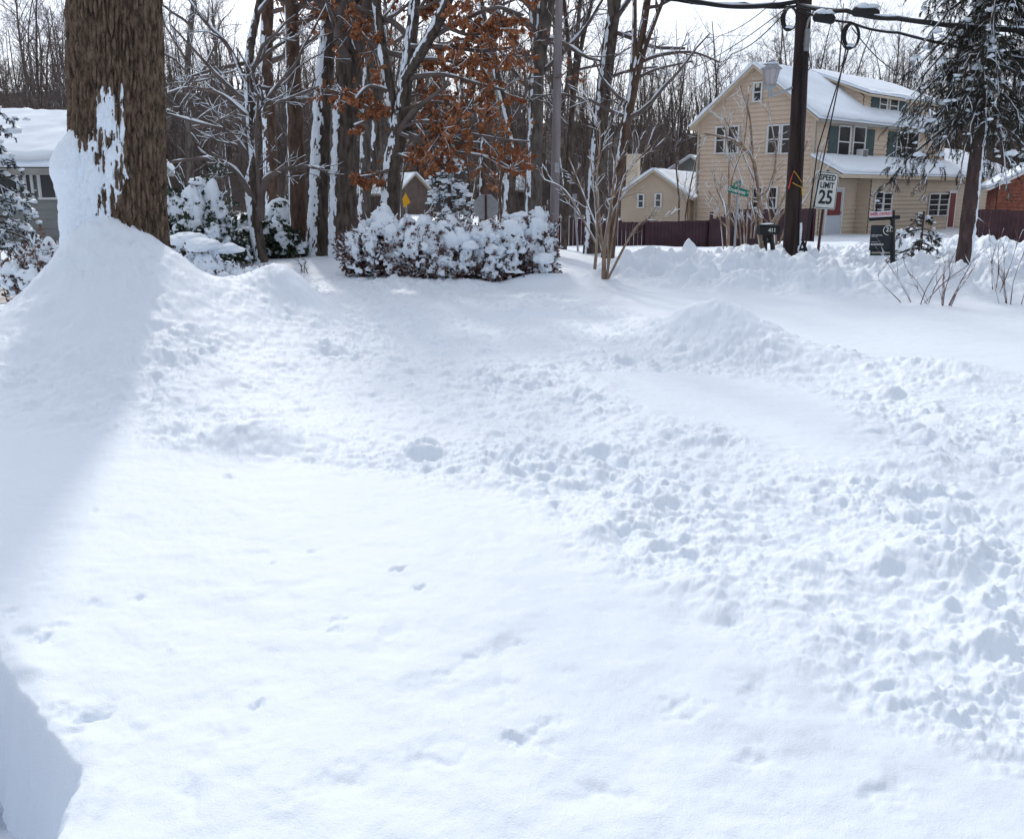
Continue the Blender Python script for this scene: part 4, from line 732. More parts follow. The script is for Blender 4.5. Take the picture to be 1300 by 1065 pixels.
# ---------------------------------------------------------------- the beige house
HC = np.array([13.98, 40.7, -.36]); HR = math.atan2(.656, .755)
def beige_house():
    e = empty('beige_house', HC, HR, 'two-storey beige house with snowy roof, dormer and teal-grey shutters behind the utility pole', 'house')
    W = 6.55; Lm = 14.0; EV = 5.4; AP = 7.85; AY = W / 2; k = (AP - EV) / AY
    core = MB(); core.box((0.03, 0.03, -.6), (Lm, W, EV)); core.poly_prism([(0.03, 0.0, EV - .02), (0.03, W, EV - .02), (0.03, AY, AP - .06)], (Lm - .03, 0, 0))
    gp = lambda z: (0, W) if z <= EV else ((z - EV) / k, W - (z - EV) / k)
    lap_wall(core, (0, W, 0), (0, -1, 0), (-1, 0, 0), gp, -.5, AP - .05)
    lap_wall(core, (0, 0, 0), (1, 0, 0), (0, -1, 0), lambda z: (0, Lm), -.5, EV)
    core.build('wall', M['siding'], e, False)
    tr = MB(); tr.box((-.07, -.075, -.5), (.07, .06, EV - .02)); tr.build('corner_trim', M['trim_t'], e, False); tr = MB(); tr.box((-.075, W - .08, -.5), (.02, W + .03, EV - .03)); tr.build('corner_trim', M['trim_t'], e, False)
    # roof with eaves
    ro = .35; th = .14
    rf = MB()
    def slope(y0, z0, y1, z1, x0=-ro, x1=Lm + ro): rf.add([(x0, y0, z0), (x1, y0, z0), (x1, y1, z1), (x0, y1, z1), (x0, y0, z0 - th), (x1, y0, z0 - th), (x1, y1, z1 - th), (x0, y1, z1 - th)], [[0, 1, 2, 3], [7, 6, 5, 4], [4, 5, 1, 0], [5, 6, 2, 1], [7, 4, 0, 3]])
    slope(-ro, EV - ro * k + .12, AY, AP + .12); slope(W + ro, EV - ro * k + .12, AY, AP + .12)
    roof = rf.build('roof', M['trim_t'], e, False)
    s = MB(); z_ = EV - ro * k + .124
    snow_slab(s, [(-ro - .03, -ro - .05, z_), (Lm + ro, -ro - .05, z_), (Lm + ro, AY, AP + .124), (-ro - .03, AY, AP + .124)], .26, sub=(60, 24), edge=.2, amp=.04, seed=1)
    snow_slab(s, [(-ro - .03, AY, AP + .124), (Lm + ro, AY, AP + .124), (Lm + ro, W + ro, z_), (-ro - .03, W + ro, z_)], .26, sub=(60, 20), edge=.2, amp=.04, seed=2)
    s.build('roof_snow', M['snow'], roof)
    gu = MB(); gu.box((-ro, -ro - .13, EV - ro * k - .03), (Lm + ro, -ro - .002, EV - ro * k + .09)); gu.tube([(-.02, -.10, EV - .3), (-.02, -.10, -.4)], .035, 6); gu.tube([(0, W + .25, EV - .3), (-.08, W - .1, EV - .6), (-.08, W - .1, -.4)], .035, 6); gu.build('gutter', M['gutter'], roof, False)
    # shed dormer
    dx0, dx1, dy = 5.25, 12.6, .5; dz = 6.78; zr = AP + .10
    d = MB(); d.poly_prism([(dx0 + .02, dy + .02, EV + .3), (dx0 + .02, AY - .05, AP - .1), (dx0 + .02, AY - .05, zr - .05), (dx0 + .02, dy + .02, dz - .05)], (dx1 - dx0, 0, 0))
    lap_wall(d, (0, dy, 0), (1, 0, 0), (0, -1, 0), lambda z: (dx0, dx1), EV + .35, dz)
    def cheek(z):
        yr = max((z - EV) / k, dy); y1 = AY if z < dz else AY
        y0 = dy if z < dz else dy + (z - dz) / (zr - dz) * (AY - dy); return (-min(yr, AY), -y0)
    lap_wall(d, (dx0, 0, 0), (0, -1, 0), (-1, 0, 0), cheek, EV + .45, zr - .02)
    dm = d.build('dormer', M['siding'], e, False)
    kk = (zr - dz) / (AY - dy); y0 = dy - .38; z0 = dz - .38 * kk
    r2 = MB(); r2.poly_prism([(dx0 - .3, y0, z0 + .03), (dx1 + .3, y0, z0 + .03), (dx1 + .3, AY + .05, zr + .06), (dx0 - .3, AY + .05, zr + .06)], (0, 0, .12)); r2.box((dx0 - .3, y0 - .1, z0 + .02), (dx1 + .3, y0 - .003, z0 + .13)); r2.build('dormer_roof', M['trim_t'], dm, False)
    s = MB(); snow_slab(s, [(dx0 - .34, y0 - .1, z0 + .16), (dx1 + .34, y0 - .1, z0 + .16), (dx1 + .34, AY + .25, zr + .20), (dx0 - .34, AY + .25, zr + .20)], .22, sub=(40, 16), edge=.18, amp=.04, seed=3); s.build('dormer_snow', M['snow'], dm)
    def shut(u0, z0, u1, z1, y, par=e):
        m = MB(); m.box((u0, y - .085, z0), (u1, y - .026, z1)); n = int((z1 - z0) / .07)
        for i in range(n):
            zz = z0 + .04 + i * (z1 - z0 - .08) / n; m.box((u0 + .04, y - .10, zz), (u1 - .04, y - .086, zz + .035))
        m.build('shutter', M['shutter'], par, False)
    def fw(p0, p1, y, **kw):
        a = cast(*p0, HC, HR, 1, y); b = cast(*p1, HC, HR, 1, y); return a[0], a[2], b[0], b[2]
    def pair(px, y, par=e, pl='y'):
        """px = list of (x_left, x_right, y_top, y_bottom, kind)"""
        for (x0, x1, yt, yb, kd) in px:
            a = cast(x0, yt, HC, HR, 1, y); b = cast(x1, yb, HC, HR, 1, y); c = cast(x0, yb, HC, HR, 1, y)
            z1 = a[2]; z0 = (c[2] + b[2]) / 2 if kd != 's' else c[2]
            if kd == 's': shut(a[0], c[2], b[0], a[2], y, par)
            else: window(par, 'y', a[0], c[2], b[0], z1, y, -1, 2)
    pair([(1052, 1061, 160, 199, 's'), (1064, 1075, 161, 199, 'w'), (1083, 1094, 162, 200, 'w'), (1097, 1106, 164, 203, 's'), (1127, 1136, 167, 205, 's'), (1138, 1147, 168, 206, 'w'), (1151, 1161, 169, 207, 'w')], 0)
    pair([(1106, 1114, 119, 143, 's'), (1116, 1123, 122, 143, 'w'), (1129, 1137, 124, 145, 'w'), (1140, 1148, 124, 148, 's')], dy, dm)
    # window air conditioner
    a = cast(1088, 197, HC, HR, 1, 0)
    m = MB(); m.box((a[0] - .27, -.42, a[2] - .12), (a[0] + .27, -.095, a[2] + .26)); ac = m.build('air_conditioner', M['trim'], e, False)
    m = MB()
    for i in range(7): m.box((a[0] - .22, -.435, a[2] - .08 + i * .045), (a[0] + .22, -.4215, a[2] - .055 + i * .045))
    m.build('grille', M['black'], ac, False)
    # gable windows
    for (x0, x1, yt, yb, g_) in ((911, 920, 163, 194, 'glass2'), (926, 937, 162, 194, 'glass2'), (977, 989, 161, 194, 'glass2'), (995, 1007, 160, 194, 'glass2'), (959, 967, 107, 128, 'glass'), (958, 967, 239, 264, 'glass'), (977, 986, 239, 264, 'glass')):
        a = cast(x0, yt, HC, HR, 0, 0); b = cast(x1, yb, HC, HR, 0, 0); window(e, 'x', a[1], b[2], b[1], a[2], 0, -1, 2, g_)
    a = cast(963, 111, HC, HR, 0, 0); m = MB(); m.box((-.094, a[1] - .10, a[2] - .03), (-.0865, a[1] + .10, a[2] + .20)); m.build('blind', M['curtain'], e, False)
    a = cast(963, 260, HC, HR, 0, 0); m = MB(); m.box((-.40, a[1] - .25, a[2] - .16), (-.095, a[1] + .25, a[2] + .18)); ac = m.build('air_conditioner', M['trim'], e, False)
    m = MB(); m.box((-.41, a[1] - .2, a[2] - .11), (-.4015, a[1] + .2, a[2] + .13)); m.build('grille', M['black'], ac, False)
    # ground floor: recessed porch wall, projecting enclosure, long snowy porch roof
    gz_ = 2.62; g0 = MB(); g0.box((.04, -.47, -.6), (3.42, -.036, gz_)); lap_wall(g0, (0, -.5, 0), (1, 0, 0), (0, -1, 0), lambda z: (.02, 3.42), -.5, gz_); lap_wall(g0, (.02, 0, 0), (0, -1, 0), (-1, 0, 0), lambda z: (.03, .5), -.5, gz_)
    g0.box((3.45, -1.17, -.6), (21.0, -.0375, gz_)); lap_wall(g0, (0, -1.2, 0), (1, 0, 0), (0, -1, 0), lambda z: (3.42, 21.0), -.5, gz_); lap_wall(g0, (3.42, 0, 0), (0, -1, 0), (-1, 0, 0), lambda z: (.47, 1.2), -.5, gz_)
    g0.box((Lm + .01, -.036, -.6), (21.0, 4.8, gz_ - .3)); lap_wall(g0, (21.0, 0, 0), (0, 1, 0), (1, 0, 0), lambda z: (-1.2, 4.8), -.5, gz_)
    g0.build('porch_wall', M['siding2'], e, False)
    pz0, pz1 = 2.70, 3.55
    pr = MB(); pr.poly_prism([(-.25, -1.6, pz0), (21.4, -1.6, pz0), (21.4, -.03, pz1), (-.25, -.03, pz1)], (0, 0, .1)); pr.box((-.25, -1.70, pz0 - .08), (21.4, -1.602, pz0 + .10)); pr.poly_prism([(-.2, -1.59, pz0 - .05), (-.2, -.03, pz0 - .05), (-.2, -.03, pz1), (-.2, -1.59, pz0)], (.1, 0, 0))
    p = pr.build('porch_roof', M['trim_t'], e, False)
    s = MB(); snow_slab(s, [(-.30, -1.72, pz0 + .105), (21.45, -1.72, pz0 + .105), (21.45, -.03, pz1 + .105), (-.30, -.03, pz1 + .105)], .22, sub=(70, 12), edge=.18, amp=.03, seed=4)
    s.build('porch_snow', M['snow'], p)
    # wing roof
    wr = MB(); wr.poly_prism([(Lm + .4, -.03, pz1), (21.4, -.03, pz1), (21.4, 2.2, pz1 + .9), (Lm + .4, 2.2, pz1 + .9)], (0, 0, .1)); wr.poly_prism([(Lm + .4, 2.2, pz1 + .9), (21.4, 2.2, pz1 + .9), (21.4, 5.1, gz_ - .2), (Lm + .4, 5.1, gz_ - .2)], (0, 0, .1)); wo = wr.build('wing_roof', M['trim_t'], e, False)
    s = MB(); snow_slab(s, [(Lm + .4, -.03, pz1 + .1), (21.45, -.03, pz1 + .1), (21.45, 2.2, pz1 + 1.0), (Lm + .4, 2.2, pz1 + 1.0)], .22, seed=5); snow_slab(s, [(Lm + .4, 2.2, pz1 + 1.0), (21.45, 2.2, pz1 + 1.0), (21.45, 5.1, gz_ - .1), (Lm + .4, 5.1, gz_ - .1)], .22, seed=6); s.build('wing_snow', M['snow'], wo)
    for (x0, x1, yt, yb) in ((1110, 1117, 245, 272), (1121, 1128, 246, 272), (1179, 1188, 247, 273), (1192, 1200, 247, 273)):
        a = cast(x0, yt, HC, HR, 1, -1.2); b = cast(x1, yb, HC, HR, 1, -1.2); window(e, 'y', a[0], b[2], b[0], a[2], -1.2, -1, 2, muntin=3)
    # storm door on the recessed wall
    a = cast(1049, 240, HC, HR, 1, -.5); b = cast(1064, 296, HC, HR, 1, -.5); u0, u1 = a[0], b[0]; zt = a[2]; zb = min(b[2], .1) - .1
    m = MB(); m.box((u0 - .09, -.60, zb), (u0, -.526, zt + .08)); m.box((u1, -.60, zb), (u1 + .09, -.526, zt + .08)); m.box((u0, -.60, zt), (u1, -.526, zt + .08)); m.build('door_frame', M['trim'], e, False)
    m = MB(); m.box((u0 + .003, -.575, zb), (u1 - .003, -.526, zt - .003)); dr = m.build('door', M['door_w'], e, False)
    m = MB(); m.box((u0 + .12, -.583, zb + .95), (u1 - .12, -.5755, zt - .14)); m.build('pane', M['curtain_r'], dr, False)
    m = MB(); m.box((u1 - .1, -.62, zb + 1.0), (u1 - .05, -.5755, zb + 1.12)); m.build('handle', M['metal'], dr, False)
    a = cast(1208, 255, HC, HR, 1, -1.2); m = MB(); m.box((a[0] - .5, -1.27, -.4), (a[0] + .5, -1.226, 2.1)); dr = m.build('door', M['trim'], e, False)
    m = MB(); m.box((a[0] - .36, -1.278, .1), (a[0] + .36, -1.2705, 1.95)); m.build('pane', M['curtain_r'], dr, False)
    # wall lantern by the side door
    m = MB(); m.box((a[0] - .78, -1.34, 1.7), (a[0] - .66, -1.226, 2.0)); m.build('wall_lamp', M['black'], e, False)
beige_house()
# ---------------------------------------------------------------- cream annex behind the maroon fence
def gable_house(name, label, px_l, px_r, py_base, Y, rz, Ln, wall_px, apex_px, mats_, wins=(), chim=None, seed=0, rk=None):
    """gable end faces the camera (local -y), ridge runs back along +y"""
    L_ = P3(px_l, py_base, Y); R_ = P3(px_r, py_base, Y); c = (L_ + R_) / 2; Wd = abs(R_[0] - L_[0]) / math.cos(rz) * 1.0; zb = min(gz(c[0], c[1]) if Y < 44 else c[2], c[2]) - .1
    ze = P3(px_l, wall_px, Y)[2] - zb; za = P3(apex_px[0], apex_px[1], Y)[2] - zb; h = Wd / 2
    e = empty(name, (c[0], c[1], zb), rz, label, 'house'); k = (za - ze) / h
    m = MB(); m.box((-h, .03, -.3), (h, Ln, ze)); m.poly_prism([(-h, .03, ze - .01), (h, .03, ze - .01), (0, .03, za - .04)], (0, Ln - .03, 0))
    lap_wall(m, (0, 0, 0), (1, 0, 0), (0, -1, 0), lambda z: (-h, h) if z <= ze else (-h + (z - ze) / k, h - (z - ze) / k), -.2, za - .03, .15)
    lap_wall(m, (h, 0, 0), (0, 1, 0), (1, 0, 0), lambda z: (0, Ln), -.2, ze, .15); lap_wall(m, (-h, Ln, 0), (0, -1, 0), (-1, 0, 0), lambda z: (0, Ln), -.2, ze, .15)
    m.build('wall', M[mats_[0]], e, False); o = .35; r = MB(); zz = ze - o * k
    for sx in (-1, 1): r.poly_prism([(sx * (h + o), -o, zz), (sx * (h + o), Ln + o, zz), (0, Ln + o, za), (0, -o, za)], (0, 0, .12))
    ro = r.build('roof', M[mats_[1]], e, False); s = MB()
    for sx in (-1, 1): snow_slab(s, [(sx * (h + o + .03), -o - .03, zz + .125), (sx * (h + o + .03), Ln + o, zz + .125), (0, Ln + o, za + .125), (0, -o - .03, za + .125)][::sx], .22, edge=.2, seed=seed + sx, amp=.04)
    s.build('roof_snow', M['snow'], ro)
    for (x0, x1, yt, yb) in wins:
        a = cast(x0, yt, (c[0], c[1], zb), rz, 1, 0); b = cast(x1, yb, (c[0], c[1], zb), rz, 1, 0); window(e, 'y', a[0], b[2], b[0], a[2], 0, -1)
    if chim:
        m = MB(); x, y, w_, top = chim; m.box((x - w_, y - w_, ze - .3), (x + w_, y + w_, top)); m.box((x - w_ - .05, y - w_ - .05, top + .001), (x + w_ + .05, y + w_ + .05, top + .12)); m.build('chimney', M['siding2'], ro, False)
    return e
gable_house('annex_house', 'low cream annex with a snowy gable roof left of the beige house', 790, 868, 288, 46, math.radians(-24), 9, 249, (826, 219), ('siding2', 'trim_t'), ((811, 817, 248, 263), (833, 839, 247, 262)), chim=(-2.2, 3.5, .32, 3.9), seed=3)
gable_house('distant_house', 'small snow-roofed house glimpsed left of the young spruce behind the hedge', 508, 545, 272, 70, math.radians(35), 8, 244, (528, 222), ('brownhouse', 'trim_t'), (), seed=8)
gable_house('distant_house', 'low brown house glimpsed behind the tree trunks right of the young spruce', 608, 645, 268, 80, math.radians(-20), 8, 240, (628, 222), ('brownhouse', 'trim_t'), (), seed=9)
gable_house('distant_house', 'small house with white roof high between annex and beige house', 845, 905, 262, 70, math.radians(-30), 8, 222, (880, 200), ('siding_g', 'trim'), (), seed=11)
gable_house('brick_house', 'red brick outbuilding with a snowy roof at the right edge behind the fence', 1272, 1360, 296, 38, math.radians(-25), 6, 236, (1310, 208), ('brick', 'trim'), (), seed=12)
# ---------------------------------------------------------------- grey-sided house at the left
def left_house():
    a = P3(-150, 292, 26.5); b = P3(86, 292, 26.5); z0 = -.1; e = empty('grey_house', (b[0], b[1], z0), 0, 'single-storey grey-sided house with a broad snowy roof at the left edge', 'house')
    W = b[0] - a[0]; ze = P3(40, 212, 26.5)[2] - z0; D = 7.5; zr = P3(40, 147, 26.5 + 3.75)[2] - z0 - .2
    m = MB(); m.box((-W, .03, -.3), (0, D, ze)); lap_wall(m, (-W, 0, 0), (1, 0, 0), (0, -1, 0), lambda z: (0, W), -.2, ze, .28, .03); m.poly_prism([(0, 0.03, ze - .01), (0, D, ze - .01), (0, D / 2, zr - .1)], (-W, 0, 0)); m.build('wall', M['siding_g'], e, False)
    r = MB(); o = .55; k = (zr - ze) / (D / 2)
    r.poly_prism([(-W - .3, -o, ze - o * k + .1), (.3, -o, ze - o * k + .1), (.3, D / 2, zr), (-W - .3, D / 2, zr)], (0, 0, .1)); r.poly_prism([(-W - .3, D / 2, zr), (.3, D / 2, zr), (.3, D + o, ze - o * k + .1), (-W - .3, D + o, ze - o * k + .1)], (0, 0, .1)); r.box((-W - .3, -o - .13, ze - o * k - .02), (.3, -o - .003, ze - o * k + .18)); ro = r.build('roof', M['gutter'], e, False)
    s = MB(); snow_slab(s, [(-W - .33, -o - .16, ze - o * k + .205), (.33, -o - .16, ze - o * k + .205), (.33, D / 2, zr + .105), (-W - .33, D / 2, zr + .105)], .42, sub=(60, 30), edge=.35, amp=.06, seed=21); snow_slab(s, [(-W - .33, D / 2, zr + .105), (.33, D / 2, zr + .105), (.33, D + o, ze - o * k + .2), (-W - .33, D + o, ze - o * k + .2)], .42, sub=(60, 20), edge=.3, amp=.06, seed=22); s.build('roof_snow', M['snow'], ro)
    for x0, x1 in ((-10, 28), (31, 46), (49, 76)):
        p = cast(x0, 222, (b[0], b[1], z0), 0, 1, 0); q_ = cast(x1, 251, (b[0], b[1], z0), 0, 1, 0); window(e, 'y', p[0] + .05, q_[2], q_[0] - .05, p[2], 0, -1, 1)
left_house()
# ---------------------------------------------------------------- fences
def fence(name, label, pts, tops, board=.14, cat='fence', seed=0):
    """pts: ground line (x,y); tops: height above local base per point; boards with stepped tops, posts"""
    rng = np.random.default_rng(seed); p = np.asarray(pts, float); z0 = -.45; c = p[0]; e = empty(name, (c[0], c[1], z0), 0, label, cat); bd = MB(); n_p = MB()
    for i in range(len(p) - 1):
        a, b = p[i], p[i + 1]; L = np.hypot(*(b - a)); d = (b - a) / L; n = int(L / board); nn = np.array([d[1], -d[0]]); step = tops[i]
        for j in range(n):
            q0 = a + d * (j * board + .006); q1 = a + d * ((j + 1) * board - .006); zt = step + (tops[i + 1] - tops[i]) * (int(j / max(1, n / 4)) / 4) + rng.uniform(-.008, .008)
            v = [(q0[0] - c[0], q0[1] - c[1], -.3), (q1[0] - c[0], q1[1] - c[1], -.3), (q1[0] - c[0], q1[1] - c[1], zt), (q0[0] - c[0], q0[1] - c[1], zt)]
            bd.poly_prism(v, (nn[0] * .022 * (1 + .5 * (j % 2)), nn[1] * .022 * (1 + .5 * (j % 2)), 0))
        k = max(1, int(L / 2.4))
        for j in range(k + 1):
            q0 = a + d * (L * j / k) - c - nn * .06; zt = step + .05; po = MB(); po.box((q0[0] - .05, q0[1] - .05, -.3), (q0[0] + .05, q0[1] + .05, zt)); po.build('post', M['fence'], e, False)
    bd.build('board_panel', M['fence'], e, False); return e
fence('board_fence', 'maroon board fence with stepped top running left from the beige house', [P3(1030, 300, 34)[:2], P3(934, 300, 31)[:2]], [P3(980, 266, 32)[2] + .45, P3(934, 266, 31)[2] + .45], seed=1)
fence('board_fence', 'long low maroon board fence in front of the cream annex', [P3(933, 300, 31)[:2], P3(900, 300, 30)[:2], P3(820, 300, 29)[:2], P3(704, 300, 28.5)[:2]], [P3(920, 271, 30)[2] + .45, P3(900, 280, 30)[2] + .45, P3(820, 282, 29)[2] + .45, P3(704, 274, 28.5)[2] + .45], seed=2)
fence('board_fence', 'maroon board fence between the spruce trunk and the right edge', [P3(1232, 292, 32)[:2], P3(1420, 298, 31)[:2]], [P3(1240, 266, 32)[2] + .45, P3(1290, 271, 32)[2] + .45], seed=3)
# ---------------------------------------------------------------- text helper
def text_mesh(name, s, size, mt, parent, M4, ext=.002, bold=.0, sx=1.0, shear=0):
    cu = bpy.data.curves.new(name, 'FONT'); cu.body = s; cu.size = size; cu.extrude = ext; cu.offset = bold; cu.align_x = 'CENTER'; cu.align_y = 'CENTER'; cu.resolution_u = 2
    o = bpy.data.objects.new(name, cu); COL.objects.link(o); dg = bpy.context.evaluated_depsgraph_get(); me = bpy.data.meshes.new_from_object(o.evaluated_get(dg)); bpy.data.objects.remove(o)
    me.transform(M4 @ Matrix.Diagonal((sx, 1, 1, 1))); me.name = name; me.materials.clear(); me.materials.append(mt); ob = bpy.data.objects.new(name, me); COL.objects.link(ob); ob.parent = parent; return ob
def face(x, y, z, rz=0, roll=0): return Matrix.Translation((x, y, z)) @ Matrix.Rotation(rz, 4, 'Z') @ Matrix.Rotation(math.pi / 2, 4, 'X') @ Matrix.Rotation(roll, 4, 'Z')
def rrect(mb, w, h, r, t, M4, n=5):
    pts = []
    for cx, cy, a0 in ((w / 2 - r, h / 2 - r, 0), (-w / 2 + r, h / 2 - r, 90), (-w / 2 + r, -h / 2 + r, 180), (w / 2 - r, -h / 2 + r, 270)):
        for i in range(n + 1): a = math.radians(a0 + 90 * i / n); pts.append((cx + r * math.cos(a), cy + r * math.sin(a), 0))
    pts = np.array([list(M4 @ Vector(p)) for p in pts]); off = np.array(list((M4.to_3x3() @ Vector((0, 0, -t))))); mb.poly_prism(pts, off)
def ring(mb, R, r, M4, k=40, kk=6, a0=0, a1=360):
    a = np.radians(np.linspace(a0, a1, k)); pts = np.array([list(M4 @ Vector((R * math.cos(x), R * math.sin(x), 0))) for x in a]); mb.tube(pts, r, kk)
def frame_rr(mb, w, h, r, s, M4, t=.002, n=5):
    o = []; i_ = []
    for cx, cy, a0 in ((1, 1, 0), (-1, 1, 90), (-1, -1, 180), (1, -1, 270)):
        for i in range(n + 1):
            a = math.radians(a0 + 90 * i / n); o.append((cx * (w / 2 - r) + r * math.cos(a), cy * (h / 2 - r) + r * math.sin(a), t)); i_.append((cx * (w / 2 - r) + (r - s) * math.cos(a), cy * (h / 2 - r) + (r - s) * math.sin(a), t))
    v = np.array([list(M4 @ Vector(p)) for p in o + i_]); n_ = len(o); mb.add(v, [[i, (i + 1) % n_, n_ + (i + 1) % n_, n_ + i] for i in range(n_)])
# ---------------------------------------------------------------- speed limit sign
def speed_sign():
    Y = 18.6; b = basept(1038, 318, Y); e = empty('speed_limit_sign', b, 0, 'white speed limit 25 sign on a leaning brown post right of the utility pole', 'sign')
    c = P3(1049, 242, Y) - b; rz = math.radians(24); tilt = Matrix.Rotation(math.radians(3.5), 4, 'Y')
    top = c + [.04, .05, .42]; m = MB(); d = np.array([c[0], c[1] + .05, c[2]]); m.tube([(0, 0, -.1), (d[0] * .5, .03, d[2] * .5), (top[0] - .02, top[1], top[2])], .032, 4); m.build('post', M['rust'], e, False)
    T = Matrix.Translation(c) @ Matrix.Rotation(rz, 4, 'Z') @ tilt @ Matrix.Rotation(math.pi / 2, 4, 'X')
    w_, h_ = .60, .78; m = MB(); rrect(m, w_, h_, .05, .012, T @ Matrix.Translation((0, 0, .006))); p = m.build('panel', M['white'], e, False)
    m = MB(); frame_rr(m, w_ - .03, h_ - .03, .045, .014, T @ Matrix.Translation((0, 0, .008))); m.build('border', M['black'], p, False)
    for s, z, sz, sx, bo in (('SPEED', .26, .17, .98, .004), ('LIMIT', .10, .17, .98, .004), ('25', -.155, .40, 1.0, .010)): text_mesh('lettering', s, sz, M['black'], p, T @ Matrix.Translation((0, z, .010)), .001, bo, sx)
speed_sign()
# ---------------------------------------------------------------- mailbox
def mailbox():
    Y = 15.9; b = basept(984, 333, Y); e = empty('mailbox', b, 0, 'black mailbox on a black bracketed post left of the utility pole', 'mailbox'); c = P3(974.5, 291, Y) - b; rz = math.radians(8)
    R_ = Matrix.Translation(c) @ Matrix.Rotation(rz, 4, 'Z'); m = MB(); hw, hh, ln = .085, .07, .185
    a = np.linspace(0, math.pi, 12); prof = [(0, -hw, -.10)] + [(0, -hw * math.cos(x), .0 + hw * math.sin(x)) for x in a] + [(0, hw, -.10)]
    pts = np.array([list(R_ @ Vector((-ln, p[1], p[2]))) for p in prof]); off = np.array(list(R_.to_3x3() @ Vector((2 * ln, 0, 0)))); m.poly_prism(pts, off); bx_ = m.build('box', M['black'], e, False)
    m = MB(); pts = np.array([list(R_ @ Vector((ln + .001, p[1] * 1.06, p[2] * 1.06))) for p in prof]); m.poly_prism(pts, off * .04); m.build('door', M['black'], bx_, False)
    m = MB(); s0 = np.array(list(R_ @ Vector((-.01, 0, hw + .004)))); blobs(m, [s0], [[.17, .06, .022]], np.random.default_rng(3), .15, 1.6, .4); m.build('snow_cover', M['snow'], e)
    text_mesh('lettering', '411', .10, M['white'], bx_, R_ @ Matrix.Translation((.05, -hw - .003, -.02)) @ Matrix.Rotation(math.pi / 2, 4, 'X'), .001, .003)
    m = MB(); m.box((-.055, -.055, -.2), (.055, .055, c[2] - .10)); x0 = c[0] + .02
    m = MB(); m.tube([(0, 0, -.3), (c[0] * .5 + .02, 0, c[2] * .5), (c[0] + .035, c[1], c[2] - .10)], .046, 4); 
    m.build('post', M['black'], e, False)
    m = MB(); zt = c[2] - .10; m.poly_prism([(c[0] - .09, c[1] - .03, zt), (c[0] + .0, c[1] - .03, zt), (c[0] + .01, c[1] - .03, zt - .30), (c[0] - .03, c[1] - .03, zt - .24), (c[0] - .04, c[1] - .03, zt - .16), (c[0] - .085, c[1] - .03, zt - .10)], (0, .06, 0)); m.build('bracket', M['black'], e, False)
mailbox()
# ---------------------------------------------------------------- street-name sign
def street_sign():
    Y = 20.2; b = basept(933, 306, Y); e = empty('street_name_sign', b, 0, 'green street-name blades crossing on a thin grey pole before the beige gable', 'sign'); c = P3(938, 243, Y) - b
    m = MB(); m.tube([(0, 0, -.1), (c[0] - .03, c[1], c[2] - .10)], .03, 8); m.build('pole', M['metal'], e)
    T = Matrix.Translation(c) @ Matrix.Rotation(math.radians(12), 4, 'Z') @ Matrix.Rotation(math.radians(14), 4, 'Y') @ Matrix.Rotation(math.pi / 2, 4, 'X')
    m = MB(); rrect(m, .54, .155, .03, .008, T); p = m.build('name_blade', M['green'], e, False); text_mesh('lettering', 'Emerson', .135, M['cream'], p, T @ Matrix.Translation((-.05, 0, .003)), .001, .003, .92); text_mesh('lettering', 'Ct', .06, M['cream'], p, T @ Matrix.Translation((.23, .02, .003)), .001, .001)
    c2 = P3(936, 235, Y) - b; T = Matrix.Translation(c2) @ Matrix.Rotation(math.radians(62), 4, 'Z') @ Matrix.Rotation(math.radians(-6), 4, 'Y') @ Matrix.Rotation(math.pi / 2, 4, 'X')
    m = MB(); rrect(m, .66, .15, .03, .008, T); p = m.build('name_blade', M['green'], e, False); text_mesh('lettering', 'N Aurora', .12, M['cream'], p, T @ Matrix.Translation((0, 0, .003)), .001, .002, .85)
    m = MB(); m.tube([c + [0, 0, -.1], c2 + [0, 0, .1]], .022, 6); m.build('clamp', M['metal'], e)
street_sign()
